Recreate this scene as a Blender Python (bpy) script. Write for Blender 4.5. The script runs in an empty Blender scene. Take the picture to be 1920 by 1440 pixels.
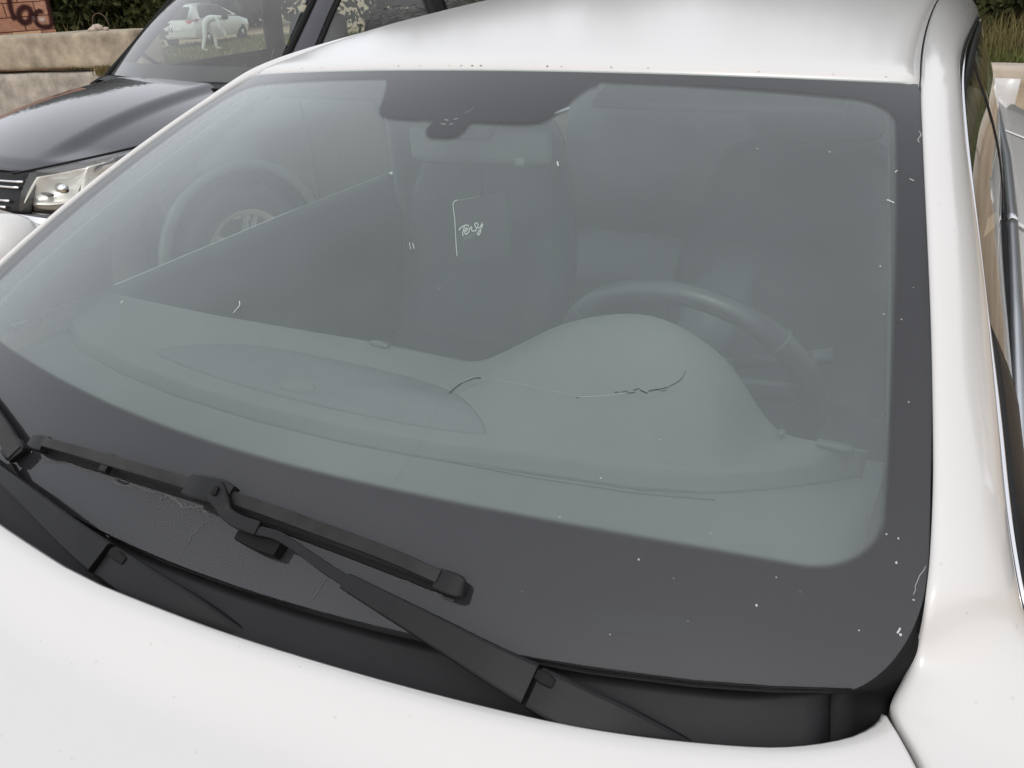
import bpy, bmesh, math, random
import numpy as np
from mathutils import Vector, Matrix, noise as mnoise
R = math.radians
random.seed(7); rng = np.random.default_rng(7)
SC = bpy.context.scene
COL = SC.collection

# ------------------------------------------------------------------ camera
CAM = np.array([0.6765, -0.3301, 1.491]); YAW, PIT, ROL, FPX = 0.5556, 0.4924, -0.0653, 1463.9
PW, PH = 1920, 1440
_fw = np.array([-math.sin(YAW)*math.cos(PIT), math.cos(YAW)*math.cos(PIT), -math.sin(PIT)])
_r0 = np.cross(_fw, [0, 0, 1]); _r0 /= np.linalg.norm(_r0); _u0 = np.cross(_r0, _fw)
_rt = _r0*math.cos(ROL) + _u0*math.sin(ROL); _up = -_r0*math.sin(ROL) + _u0*math.cos(ROL)
cd = bpy.data.cameras.new('camera'); cam = bpy.data.objects.new('camera', cd); COL.objects.link(cam)
m = Matrix(((_rt[0], _up[0], -_fw[0], CAM[0]), (_rt[1], _up[1], -_fw[1], CAM[1]), (_rt[2], _up[2], -_fw[2], CAM[2]), (0, 0, 0, 1)))
cam.matrix_world = m
cd.sensor_width = 36; cd.lens = FPX/PW*36; cd.clip_start = 0.02; cd.clip_end = 500
SC.camera = cam

# ------------------------------------------------------------------ world, sun, exposure
SUN_EL, SUN_AZ = R(45), R(165)
w = bpy.data.worlds.new('World'); SC.world = w; w.use_nodes = True
nt = w.node_tree; nt.nodes.clear()
sky = nt.nodes.new('ShaderNodeTexSky'); sky.sky_type = 'NISHITA'; sky.sun_disc = False
sky.sun_elevation = SUN_EL; sky.sun_rotation = SUN_AZ; sky.dust_density = 6; sky.air_density = 1.2; sky.ozone_density = 1
hs = nt.nodes.new('ShaderNodeHueSaturation'); hs.inputs['Saturation'].default_value = 0.25
mx = nt.nodes.new('ShaderNodeMixRGB'); mx.inputs[0].default_value = 0.62; mx.inputs[2].default_value = (9.35, 9.6, 10.15, 1)
bg = nt.nodes.new('ShaderNodeBackground'); bg.inputs['Strength'].default_value = 0.15
wo = nt.nodes.new('ShaderNodeOutputWorld')
nt.links.new(sky.outputs[0], hs.inputs['Color']); nt.links.new(hs.outputs[0], mx.inputs[1])
nt.links.new(mx.outputs[0], bg.inputs['Color']); nt.links.new(bg.outputs[0], wo.inputs['Surface'])
sd = bpy.data.lights.new('sun', 'SUN'); sd.energy = 0.5; sd.angle = R(20); sd.color = (1, .965, .92)
so = bpy.data.objects.new('sun', sd); COL.objects.link(so)
so.rotation_euler = Vector((math.sin(SUN_AZ)*math.cos(SUN_EL), math.cos(SUN_AZ)*math.cos(SUN_EL), math.sin(SUN_EL))).to_track_quat('Z', 'Y').to_euler()
SC.view_settings.view_transform = 'Standard'; SC.view_settings.look = 'None'
SC.view_settings.exposure = -0.07; SC.view_settings.gamma = 1; SC.view_settings.use_curve_mapping = False
SC.render.engine = 'CYCLES'
SC.cycles.use_denoising = True
SC.cycles.max_bounces = 10; SC.cycles.transparent_max_bounces = 24; SC.cycles.transmission_bounces = 8
SC.cycles.sample_clamp_indirect = 4

# ------------------------------------------------------------------ pixel -> ray
def ray(px):
    d = _fw + _rt*(px[0]-PW/2)/FPX - _up*(px[1]-PH/2)/FPX
    return CAM, d/np.linalg.norm(d)
def at(px, axis, val):
    c, d = ray(px); return c + d*(val-c[axis])/d[axis]
def proj(P):
    d = np.asarray(P)-CAM; z = d@_fw
    return np.array([PW/2+FPX*(d@_rt)/z, PH/2-FPX*(d@_up)/z])

# ------------------------------------------------------------------ mesh helpers
def link(o, parent=None):
    COL.objects.link(o)
    if parent is not None: o.parent = parent
    return o
def mk(name, verts, faces, mat, parent=None, smooth=True, solid=0, off=0, bevel=0, attr=None, recalc=True, sub=0):
    me = bpy.data.meshes.new(name)
    me.from_pydata([tuple(map(float, v)) for v in verts], [], faces)
    if recalc:
        bm = bmesh.new(); bm.from_mesh(me); bmesh.ops.recalc_face_normals(bm, faces=bm.faces); bm.to_mesh(me); bm.free()
    if attr:
        for k, vals in attr.items():
            a = me.attributes.new(k, 'FLOAT', 'POINT'); a.data.foreach_set('value', np.asarray(vals, dtype=np.float32))
    if smooth: me.polygons.foreach_set('use_smooth', [True]*len(me.polygons))
    me.materials.append(mat); me.update()
    o = bpy.data.objects.new(name, me); link(o, parent)
    if solid:
        md = o.modifiers.new('s', 'SOLIDIFY'); md.thickness = solid; md.offset = off
    if bevel:
        md = o.modifiers.new('b', 'BEVEL'); md.width = bevel; md.segments = 3; md.limit_method = 'ANGLE'; md.angle_limit = R(40)
    if sub:
        md = o.modifiers.new('ss', 'SUBSURF'); md.levels = sub; md.render_levels = sub
    return o
def gridf(nu, nv, close_u=False):
    f = []
    for i in range(nu-1 + (1 if close_u else 0)):
        for j in range(nv-1):
            a = (i % nu)*nv+j; b = ((i+1) % nu)*nv+j
            f.append((a, b, b+1, a+1))
    return f
def surf(name, fn, nu, nv, mat, parent=None, **k):
    vs = [fn(i/(nu-1), j/(nv-1)) for i in range(nu) for j in range(nv)]
    return mk(name, vs, gridf(nu, nv), mat, parent, **k)
def spl(pts, n):
    """centripetal-free Catmull-Rom resample of a polyline to n points"""
    P = np.asarray(pts, float); L = len(P); out = []
    for k in range(n):
        t = k/(n-1)*(L-1); i = min(int(t), L-2); f = t-i
        p0 = P[max(i-1, 0)]; p1 = P[i]; p2 = P[i+1]; p3 = P[min(i+2, L-1)]
        if i == 0: p0 = 2*p1-p2
        if i+2 > L-1: p3 = 2*p2-p1
        out.append(.5*((2*p1)+(-p0+p2)*f+(2*p0-5*p1+4*p2-p3)*f*f+(-p0+3*p1-3*p2+p3)*f**3))
    return np.array(out)
def lin(pts, t):
    """piecewise-linear lookup: pts rows (key, a, b, ...)"""
    P = np.asarray(pts, float); return np.array([np.interp(t, P[:, 0], P[:, k]) for k in range(1, P.shape[1])])
def smooth(a, b, x):
    t = min(1, max(0, (x-a)/(b-a))) if a != b else float(x > a); return t*t*(3-2*t)
def tube_data(pts, rad, n=8, up=(0, 0, 1), flat=1.0):
    P = np.asarray(pts, float); vs = []; fs = []
    rad = np.broadcast_to(rad, (len(P),))
    for i in range(len(P)):
        t = P[min(i+1, len(P)-1)]-P[max(i-1, 0)]; t = t/(np.linalg.norm(t)+1e-12)
        a = np.cross(t, up)
        if np.linalg.norm(a) < 1e-3: a = np.cross(t, (1, 0, 0.1))
        a /= np.linalg.norm(a); b = np.cross(a, t)
        for k in range(n):
            an = 2*math.pi*k/n; vs.append(P[i]+rad[i]*(math.cos(an)*a+math.sin(an)*flat*b))
    for i in range(len(P)-1):
        for k in range(n):
            fs.append((i*n+k, i*n+(k+1) % n, (i+1)*n+(k+1) % n, (i+1)*n+k))
    fs.append(tuple(range(n-1, -1, -1))); fs.append(tuple(range((len(P)-1)*n, len(P)*n)))
    return vs, fs
def tube(name, pts, rad, mat, parent=None, n=8, **k):
    up = k.pop('up', (0, 0, 1)); flat = k.pop('flat', 1.0)
    vs, fs = tube_data(pts, rad, n, up, flat); return mk(name, vs, fs, mat, parent, **k)
def join(parts):
    V = []; F = []
    for vs, fs in parts:
        o = len(V); V += list(vs); F += [tuple(i+o for i in f) for f in fs]
    return V, F
def rbox_data(c, s, r, n=7, rot=None):
    c = np.asarray(c, float); h = np.asarray(s, float)/2; r = min(r, min(h)*.999); vs = []; fs = []
    inn = h-r
    for ax in range(3):
        for sg in (-1, 1):
            base = len(vs)
            for i in range(n):
                for j in range(n):
                    a = math.tan((i/(n-1)*2-1)*math.pi/4); b = math.tan((j/(n-1)*2-1)*math.pi/4)
                    d = [0, 0, 0]; d[ax] = sg; d[(ax+1) % 3] = a; d[(ax+2) % 3] = b
                    p = np.array(d)*h; q = np.clip(p, -inn, inn)
                    # spread: push grid lines toward the rounded rim
                    e = p-q; L = np.linalg.norm(e)
                    p = q+(e/L*r if L > 1e-9 else 0)
                    if rot is not None: p = rot@p
                    vs.append(c+p)
            for i in range(n-1):
                for j in range(n-1):
                    q4 = (base+i*n+j, base+(i+1)*n+j, base+(i+1)*n+j+1, base+i*n+j+1)
                    fs.append(q4 if sg > 0 else q4[::-1])
    return vs, fs
def weld(o, d=1e-4):
    bm = bmesh.new(); bm.from_mesh(o.data); bmesh.ops.remove_doubles(bm, verts=bm.verts, dist=d); bm.to_mesh(o.data); bm.free(); return o
def rbox(name, c, s, r, mat, parent=None, n=7, rot=None):
    vs, fs = rbox_data(c, s, r, n, rot); return weld(mk(name, vs, fs, mat, parent, recalc=False))
def rotx(a): return np.array([[1, 0, 0], [0, math.cos(a), -math.sin(a)], [0, math.sin(a), math.cos(a)]])
def rotz(a): return np.array([[math.cos(a), -math.sin(a), 0], [math.sin(a), math.cos(a), 0], [0, 0, 1]])
def roty(a): return np.array([[math.cos(a), 0, math.sin(a)], [0, 1, 0], [-math.sin(a), 0, math.cos(a)]])
def empty(name, loc, rz=0, parent=None):
    o = bpy.data.objects.new(name, None); o.location = loc; o.rotation_euler = (0, 0, rz); o.empty_display_size = .2
    return link(o, parent)
def tag(o, label=None, cat=None, group=None, kind=None):
    if label: o['label'] = label
    if cat: o['category'] = cat
    if group: o['group'] = group
    if kind: o['kind'] = kind
    return o
def ribbon_data(P, N, wd):
    """flat ribbon along P (n,3) lying in the surface with normals N"""
    P = np.asarray(P, float); vs = []; fs = []; wd = np.broadcast_to(wd, (len(P),))
    for i in range(len(P)):
        t = P[min(i+1, len(P)-1)]-P[max(i-1, 0)]; t /= np.linalg.norm(t)+1e-12
        s = np.cross(t, N[i]); s /= np.linalg.norm(s)+1e-12
        vs += [P[i]-s*wd[i]/2, P[i]+s*wd[i]/2]
    for i in range(len(P)-1): fs.append((2*i, 2*i+1, 2*i+3, 2*i+2))
    return vs, fs

# ------------------------------------------------------------------ materials
def mat_new(name):
    m = bpy.data.materials.new(name); m.use_nodes = True; nt = m.node_tree; nt.nodes.clear()
    out = nt.nodes.new('ShaderNodeOutputMaterial'); return m, nt, out
def N(nt, t, **kw):
    n = nt.nodes.new(t)
    for k, v in kw.items():
        if k in n.inputs: n.inputs[k].default_value = v
        else: setattr(n, k, v)
    return n
def pbr(name, col, rough=.5, metal=0, coat=0, var=.12, scale=8, bump=0, bscale=60, spec=.5, coat_rough=.03, detail=4, col2=None, rvar=.0, speck=0):
    m, nt, out = mat_new(name); b = N(nt, 'ShaderNodeBsdfPrincipled'); L = nt.links.new
    b.inputs['Roughness'].default_value = rough; b.inputs['Metallic'].default_value = metal
    b.inputs['Specular IOR Level'].default_value = spec
    b.inputs['Coat Weight'].default_value = coat; b.inputs['Coat Roughness'].default_value = coat_rough
    tc = N(nt, 'ShaderNodeTexCoord'); nz = N(nt, 'ShaderNodeTexNoise', Scale=scale, Detail=detail, Roughness=.6)
    L(tc.outputs['Object'], nz.inputs['Vector'])
    cr = N(nt, 'ShaderNodeValToRGB'); c = np.array(col)
    lo = c*(1-var); hi = (np.array(col2) if col2 is not None else np.minimum(c*(1+var), 1))
    cr.color_ramp.elements[0].position = .3; cr.color_ramp.elements[1].position = .7
    cr.color_ramp.elements[0].color = (*lo, 1); cr.color_ramp.elements[1].color = (*hi, 1)
    L(nz.outputs['Fac'], cr.inputs[0]); src = cr.outputs[0]
    if speck:
        vo = N(nt, 'ShaderNodeTexVoronoi', Scale=speck); L(tc.outputs['Object'], vo.inputs['Vector'])
        n2 = N(nt, 'ShaderNodeTexNoise', Scale=speck*.31, Detail=2); L(tc.outputs['Object'], n2.inputs['Vector'])
        th = N(nt, 'ShaderNodeMath', operation='MULTIPLY'); L(n2.outputs['Fac'], th.inputs[0]); th.inputs[1].default_value = .11
        lt = N(nt, 'ShaderNodeMath', operation='LESS_THAN'); L(vo.outputs['Distance'], lt.inputs[0]); L(th.outputs[0], lt.inputs[1])
        mm = N(nt, 'ShaderNodeMixRGB'); mm.inputs[2].default_value = (.45*c[0], .42*c[1], .38*c[2], 1)
        sc_ = N(nt, 'ShaderNodeMath', operation='MULTIPLY'); sc_.inputs[1].default_value = .22; L(lt.outputs[0], sc_.inputs[0])
        L(sc_.outputs[0], mm.inputs[0]); L(src, mm.inputs[1]); src = mm.outputs[0]
    L(src, b.inputs['Base Color'])
    if rvar:
        mr = N(nt, 'ShaderNodeMapRange'); mr.inputs['To Min'].default_value = rough-rvar; mr.inputs['To Max'].default_value = rough+rvar
        L(nz.outputs['Fac'], mr.inputs['Value']); L(mr.outputs[0], b.inputs['Roughness'])
    if bump:
        n3 = N(nt, 'ShaderNodeTexNoise', Scale=bscale, Detail=6, Roughness=.65); L(tc.outputs['Object'], n3.inputs['Vector'])
        bp_ = N(nt, 'ShaderNodeBump', Strength=bump, Distance=.02); L(n3.outputs['Fac'], bp_.inputs['Height']); L(bp_.outputs[0], b.inputs['Normal'])
    L(b.outputs[0], out.inputs[0]); return m
def glass(name, tint=(.86, .92, .9), f0=.045, dust=.02, dscale=3, rough=0.0, dcol=(.55, .53, .5)):
    m, nt, out = mat_new(name); L = nt.links.new
    tr = N(nt, 'ShaderNodeBsdfTransparent'); tr.inputs[0].default_value = (*tint, 1)
    gl = N(nt, 'ShaderNodeBsdfGlossy'); gl.inputs['Roughness'].default_value = rough; gl.inputs[0].default_value = (1, 1, 1, 1)
    lw = N(nt, 'ShaderNodeLayerWeight'); lw.inputs[0].default_value = .5
    pw = N(nt, 'ShaderNodeMath', operation='POWER'); pw.inputs[1].default_value = 5; L(lw.outputs['Facing'], pw.inputs[0])
    ml = N(nt, 'ShaderNodeMath', operation='MULTIPLY_ADD'); ml.inputs[1].default_value = 1-f0; ml.inputs[2].default_value = f0; L(pw.outputs[0], ml.inputs[0])
    mxs = N(nt, 'ShaderNodeMixShader'); L(ml.outputs[0], mxs.inputs[0]); L(tr.outputs[0], mxs.inputs[1]); L(gl.outputs[0], mxs.inputs[2])
    df = N(nt, 'ShaderNodeBsdfDiffuse'); df.inputs[0].default_value = (*dcol, 1)
    tc = N(nt, 'ShaderNodeTexCoord'); nz = N(nt, 'ShaderNodeTexNoise', Scale=dscale, Detail=5, Roughness=.6); L(tc.outputs['Object'], nz.inputs[0])
    n2 = N(nt, 'ShaderNodeTexNoise', Scale=220, Detail=2); L(tc.outputs['Object'], n2.inputs[0])
    a = N(nt, 'ShaderNodeMapRange'); a.inputs['From Min'].default_value = .25; a.inputs['From Max'].default_value = .75
    a.inputs['To Min'].default_value = dust*.6; a.inputs['To Max'].default_value = dust*1.5; L(nz.outputs['Fac'], a.inputs[0])
    b2 = N(nt, 'ShaderNodeMapRange'); b2.inputs['From Min'].default_value = .45; b2.inputs['From Max'].default_value = .75
    b2.inputs['To Min'].default_value = .97; b2.inputs['To Max'].default_value = 1.12; L(n2.outputs['Fac'], b2.inputs[0])
    mm = N(nt, 'ShaderNodeMath', operation='MULTIPLY'); L(a.outputs[0], mm.inputs[0]); L(b2.outputs[0], mm.inputs[1])
    mx2 = N(nt, 'ShaderNodeMixShader'); L(mm.outputs[0], mx2.inputs[0]); L(mxs.outputs[0], mx2.inputs[1]); L(df.outputs[0], mx2.inputs[2])
    L(mx2.outputs[0], out.inputs[0]); return m
def frit_mat():
    """black ceramic print, dotted towards its edge (attribute fd: metres inside the print)"""
    m, nt, out = mat_new('frit'); L = nt.links.new
    b = N(nt, 'ShaderNodeBsdfPrincipled'); b.inputs['Base Color'].default_value = (.013, .011, .016, 1); b.inputs['Roughness'].default_value = .6; b.inputs['Specular IOR Level'].default_value = .1
    tr = N(nt, 'ShaderNodeBsdfTransparent')
    at_ = N(nt, 'ShaderNodeAttribute', attribute_name='fd'); ax = N(nt, 'ShaderNodeAttribute', attribute_name='fx'); ay = N(nt, 'ShaderNodeAttribute', attribute_name='fy')
    def sn(src):
        k = N(nt, 'ShaderNodeMath', operation='MULTIPLY'); k.inputs[1].default_value = 2*math.pi/.0022; L(src, k.inputs[0])
        s = N(nt, 'ShaderNodeMath', operation='SINE'); L(k.outputs[0], s.inputs[0]); return s.outputs[0]
    ad = N(nt, 'ShaderNodeMath', operation='MULTIPLY'); L(sn(ax.outputs['Fac']), ad.inputs[0]); L(sn(ay.outputs['Fac']), ad.inputs[1])
    k2 = N(nt, 'ShaderNodeMath', operation='MULTIPLY'); k2.inputs[1].default_value = .0024; L(ad.outputs[0], k2.inputs[0])
    df = N(nt, 'ShaderNodeMath', operation='ADD'); L(at_.outputs['Fac'], df.inputs[0]); L(k2.outputs[0], df.inputs[1])
    mr = N(nt, 'ShaderNodeMapRange', interpolation_type='SMOOTHSTEP'); mr.inputs['From Min'].default_value = -.0028; mr.inputs['From Max'].default_value = .0028; L(df.outputs[0], mr.inputs[0])
    mx = N(nt, 'ShaderNodeMixShader'); L(mr.outputs[0], mx.inputs[0]); L(tr.outputs[0], mx.inputs[1]); L(b.outputs[0], mx.inputs[2]); L(mx.outputs[0], out.inputs[0]); return m
def leaf_mat(name, c1, c2):
    m, nt, out = mat_new(name); L = nt.links.new
    g = N(nt, 'ShaderNodeObjectInfo'); ge = N(nt, 'ShaderNodeNewGeometry')
    cr = N(nt, 'ShaderNodeValToRGB'); cr.color_ramp.elements[0].color = (*c1, 1); cr.color_ramp.elements[1].color = (*c2, 1)
    L(ge.outputs['Random Per Island'], cr.inputs[0])
    d = N(nt, 'ShaderNodeBsdfDiffuse'); t = N(nt, 'ShaderNodeBsdfTranslucent'); L(cr.outputs[0], d.inputs[0]); L(cr.outputs[0], t.inputs[0])
    mx = N(nt, 'ShaderNodeMixShader'); mx.inputs[0].default_value = .25; L(d.outputs[0], mx.inputs[1]); L(t.outputs[0], mx.inputs[2]); L(mx.outputs[0], out.inputs[0]); return m
def spray_mat(name, col, edge=.5):
    """spray paint: soft grainy rim; attribute sv = 0 at the middle of a stroke, 1 at its rim"""
    m, nt, out = mat_new(name); L = nt.links.new
    d = N(nt, 'ShaderNodeBsdfDiffuse'); d.inputs[0].default_value = (*col, 1); tr = N(nt, 'ShaderNodeBsdfTransparent')
    a = N(nt, 'ShaderNodeAttribute', attribute_name='sv'); tc = N(nt, 'ShaderNodeTexCoord'); nz = N(nt, 'ShaderNodeTexNoise', Scale=60, Detail=4); L(tc.outputs['Object'], nz.inputs[0])
    s = N(nt, 'ShaderNodeMath', operation='MULTIPLY_ADD'); s.inputs[1].default_value = .9; L(nz.outputs['Fac'], s.inputs[0]); L(a.outputs['Fac'], s.inputs[2])
    mr = N(nt, 'ShaderNodeMapRange'); mr.inputs['From Min'].default_value = edge+.3; mr.inputs['From Max'].default_value = edge+.95; mr.inputs['To Min'].default_value = 0.08; mr.inputs['To Max'].default_value = 1; L(s.outputs[0], mr.inputs[0])
    mx = N(nt, 'ShaderNodeMixShader'); L(mr.outputs[0], mx.inputs[0]); L(d.outputs[0], mx.inputs[1]); L(tr.outputs[0], mx.inputs[2]); L(mx.outputs[0], out.inputs[0]); return m

M = {}
M['white'] = pbr('white_paint', (.60, .582, .56), .35, coat=1, var=.02, scale=2.2, speck=44, coat_rough=.06)
M['rubber'] = pbr('rubber', (.004, .004, .004), .6, var=.3, spec=.2)
M['cowl'] = pbr('cowl_plastic', (.007, .0066, .0075), .55, var=.18, scale=14, bump=.05, bscale=900, spec=.35)
M['plastic'] = pbr('black_plastic', (.006, .006, .0065), .45, var=.25, scale=30, bump=.03, bscale=700, spec=.28)
M['blade'] = pbr('dusty_blade', (.010, .0098, .0095), .5, var=.2, scale=30, spec=.3, col2=(.022, .021, .0195))
M['chrome'] = pbr('chrome', (.78, .78, .8), .12, metal=1, var=.02)
M['frit'] = frit_mat()
M['wglass'] = glass('windscreen_glass', (.885, .935, .915), .047, .022, 3)
M['wglass_in'] = glass('windscreen_inner', (.95, .965, .96), .045, .10, 2.2, dcol=(.52, .56, .58))
M['sglass'] = glass('side_glass', (.70, .76, .73), .06, .012, 5)
M['dash'] = pbr('dash_plastic', (.12, .125, .122), .6, var=.06, scale=12, bump=.08, bscale=500)
M['dash2'] = pbr('dash_cover', (.104, .107, .111), .6, var=.05, scale=12, bump=.08, bscale=500)
M['trim'] = pbr('interior_trim', (.062, .064, .068), .55, var=.1, bump=.05, bscale=400)
M['seat'] = pbr('seat_leather', (.03, .031, .034), .5, var=.15, bump=.1, bscale=250)
M['bench'] = pbr('rear_upholstery', (.12, .123, .125), .7, var=.1, bump=.1, bscale=250)
M['gloss_black'] = pbr('gloss_black', (.008, .008, .008), .06, coat=1, var=.05)
M['satin'] = pbr('satin_trim', (.72, .73, .76), .32, metal=1, var=.03)
M['white_roof'] = pbr('roof_paint', (.60, .582, .56), .4, coat=1, var=.025, scale=2.2, speck=48, coat_rough=.16)
M['liner'] = pbr('headliner', (.35, .35, .34), .9, var=.03)
M['belt'] = pbr('belt_webbing', (.05, .05, .05), .7, var=.05)
M['mirror'] = pbr('mirror_glass', (.8, .8, .8), .03, metal=1, var=.01)
M['mirror_case'] = pbr('mirror_case', (.085, .09, .09), .5, var=.05)
M['card'] = pbr('card', (.033, .034, .036), .5, var=.05)
M['ink'] = pbr('white_print', (.88, .88, .85), .6, var=.02)
M['ink2'] = pbr('grey_print', (.22, .23, .22), .6, var=.02)
M['speck'] = pbr('dried_specks', (.48, .48, .47), .8, var=.1)
M['dirt_line'] = pbr('dried_dirt', (.095, .092, .088), .9, var=.4, scale=300)
M['crack_dark'] = pbr('crack_dark', (.02, .02, .02), .5, var=.1)
M['crack_light'] = pbr('crack_light', (.24, .25, .245), .4, var=.2)
M['crack_mid'] = pbr('crack_mid', (.14, .145, .14), .4, var=.2)
M['tyre'] = pbr('tyre', (.018, .018, .018), .75, var=.3, scale=20, bump=.2, bscale=80)
M['rim'] = pbr('alloy', (.52, .53, .54), .3, metal=.8, var=.04)
M['dpaint'] = pbr('dark_paint', (.017, .016, .022), .32, coat=1, var=.1, coat_rough=.02)
M['dglass'] = glass('dark_car_glass', (.84, .91, .88), .055, .085, 4)
M['reflector'] = pbr('lamp_reflector', (.86, .86, .85), .25, metal=.45, var=.06, scale=15)
M['lens'] = glass('lamp_lens', (.93, .93, .9), .05, .035, 20)
M['lamp_house'] = pbr('lamp_housing', (.10, .098, .09), .45, metal=.3, var=.2, scale=30)
M['red'] = pbr('tail_lamp', (.35, .03, .03), .25, coat=1, var=.1)
M['plate'] = pbr('plate', (.7, .7, .68), .5, var=.02)
M['concrete'] = pbr('concrete', (.34, .295, .245), .9, var=.42, scale=4.5, bump=.5, bscale=30, detail=8, col2=(.47, .42, .36), speck=30)
M['concrete2'] = pbr('concrete_warm', (.32, .27, .20), .9, var=.42, scale=4.0, bump=.5, bscale=26, detail=8, col2=(.46, .39, .29), speck=24)
M['kerb'] = pbr('kerb_concrete', (.46, .40, .33), .9, var=.12, scale=5, bump=.4, bscale=40)
M['dirt'] = pbr('dirt', (.33, .235, .15), .95, var=.25, scale=.9, bump=.8, bscale=9, detail=9, col2=(.45, .345, .235))
M['brick'] = pbr('brick_a', (.36, .165, .10), .9, var=.2, scale=9, bump=.4, bscale=60, col2=(.43, .215, .135))
M['brick2'] = pbr('brick_b', (.42, .20, .125), .9, var=.2, scale=9, bump=.4, bscale=60, col2=(.48, .255, .165))
M['brick3'] = pbr('brick_pale', (.55, .34, .19), .9, var=.12, scale=9, bump=.4, bscale=60)
M['mortar'] = pbr('mortar', (.25, .12, .08), .95, var=.2, scale=20, bump=.3)
M['spray'] = spray_mat('spray_dark', (.045, .018, .018))
M['spray_w'] = spray_mat('spray_pale', (.55, .42, .38), .25)
M['leaf_dark'] = leaf_mat('leaf_dark', (.022, .030, .014), (.06, .075, .03))
M['leaf_olive'] = leaf_mat('leaf_olive', (.035, .042, .018), (.10, .10, .045))
M['grass'] = leaf_mat('grass_green', (.07, .095, .03), (.19, .19, .075))
M['grass_dry'] = leaf_mat('grass_dry', (.13, .11, .045), (.30, .25, .12))
M['bark'] = pbr('bark', (.06, .045, .033), .95, var=.3, scale=12, bump=.6, bscale=25)
M['stone'] = pbr('stone', (.42, .34, .28), .9, var=.2, scale=20, bump=.4)
M['rust'] = pbr('rusty_bar', (.10, .06, .04), .8, var=.3, scale=30)
M['cloth_white'] = pbr('pale_cloth', (.62, .62, .6), .9, var=.06)
M['skin'] = pbr('skin', (.42, .26, .19), .6, var=.05)
M['hair'] = pbr('hair', (.02, .015, .012), .7, var=.2)
M['roofing'] = pbr('field', (.2, .22, .1), .95, var=.2)

# ------------------------------------------------------------------ windscreen surface of the white car
WT, WB, YT, ZT, ZB, BT, DT, BB, DB, SX, SZ = .5886, .7153, .7327, 1.3549, .9933, .0954, .0241, .1399, -.016, .0047, .0275
def S(u, v):
    a = np.array([u*WB, BB*u*u, ZB-DB*u*u]); b = np.array([u*WT, YT+BT*u*u, ZT-DT*u*u])
    return a+(b-a)*v+np.array([u*SX, 0, SZ])*4*v*(1-v)
def Sn(u, v):
    e = 1e-3; n = np.cross(S(u+e, v)-S(u-e, v), S(u, v+e)-S(u, v-e)); return n/np.linalg.norm(n)
def Sh(u, v, h): return S(u, v)+Sn(u, v)*h
def gluv(px, h=0.0):
    x = np.array([0., .5]); px = np.asarray(px, float)
    for _ in range(25):
        f0 = proj(Sh(x[0], x[1], h))-px; e = 1e-4
        J = np.array([(proj(Sh(x[0]+e, x[1], h))-px-f0)/e, (proj(Sh(x[0], x[1]+e, h))-px-f0)/e]).T
        x = x-np.clip(np.linalg.solve(J, f0), -.3, .3)
    return x
def gl(px, h=0.0): u, v = gluv(px, h); return Sh(u, v, h)

# ------------------------------------------------------------------ ground
FAR = at((338, 90), 1, 21.0)                     # where the far white car's wheels stand
HOLLOW = FAR[2]
def ground_h(x, y):
    return HOLLOW*smooth(9.0, FAR[1]-2.5, y)*(1-smooth(-3.0, 1.5, x))+.012*mnoise.noise((x*.6, y*.6, 0))
gs = list(np.linspace(-22, 14, 150)); gy = list(np.linspace(-8, 30, 150))
gx = [-400, -150, -60, -35]+gs+[22, 40, 90, 200, 400]; gyy = [-400, -120, -40, -15]+gy+[40, 60, 120, 400]
gv = [(x, y, ground_h(x, y)-.02) for x in gx for y in gyy]
tag(mk('ground', gv, gridf(len(gx), len(gyy)), M['dirt'], recalc=False), kind='structure')

# ------------------------------------------------------------------ WHITE CAR
car = tag(empty('car', (0, 1.0, 0)), 'white sedan with cracked windscreen, dusty wipers and chrome window trim', 'car')
def mir(v, s): return np.array([v[0]*s, v[1], v[2]])
class CarSpace:                                    # parts are given in world metres; the root sits at y = 1
    off = np.array([0, 1.0, 0])
def P(vs): return [np.asarray(v, float)-CarSpace.off for v in vs]
def cmk(name, vs, fs, mat, parent=None, **k):
    return mk(name, P(vs), fs, mat, parent or car, **k)
def csurf(name, fn, nu, nv, mat, parent=None, **k):
    return cmk(name, [fn(i/(nu-1), j/(nv-1)) for i in range(nu) for j in range(nv)], gridf(nu, nv), mat, parent, **k)
def ctube(name, pts, rad, mat, parent=None, n=8, **k):
    up = k.pop('up', (0, 0, 1)); flat = k.pop('flat', 1.0)
    vs, fs = tube_data(pts, rad, n, up, flat); return cmk(name, vs, fs, mat, parent, **k)
def crbox(name, c, s, r, mat, parent=None, n=7, rot=None):
    vs, fs = rbox_data(c, s, r, n, rot); return weld(cmk(name, vs, fs, mat, parent, recalc=False))

# windscreen glass (two faces 5 mm apart), print between them
def umax(v):
    k = 1.0
    if v < .13: k -= .085*(1-math.sqrt(max(0, 1-((.13-v)/.13)**2)))
    return k
def wsurf(a, b, h=0):
    v = b**1.0; return Sh((2*a-1)*umax(v), v, h)
wind = csurf('windscreen', lambda a, b: wsurf(a, b**1.7), 61, 61, M['wglass'])
csurf('inner_pane', lambda a, b: wsurf(a, b**1.7, -.005), 61, 61, M['wglass_in'], wind)
def sd_rrect(x, y, x0, x1, y0, y1, r):
    cx, cy = (x0+x1)/2, (y0+y1)/2; qx = abs(x-cx)-(x1-x0)/2+r; qy = abs(y-cy)-(y1-y0)/2+r
    return math.hypot(max(qx, 0), max(qy, 0))+min(max(qx, qy), 0)-r
def gxy(px): u, v = gluv(px); return np.array([u*.655, v*.83])
TRAP = np.array([gxy(tuple(q)) for q in [(722, 138), (724, 155), (718, 180), (710, 202), (711, 211), (722, 217), (760, 220), (860, 224), (960, 228), (990, 228), (1012, 225), (1032, 215), (1060, 194), (1085, 174), (1104, 160), (1120, 156), (1125, 138)]])
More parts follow.
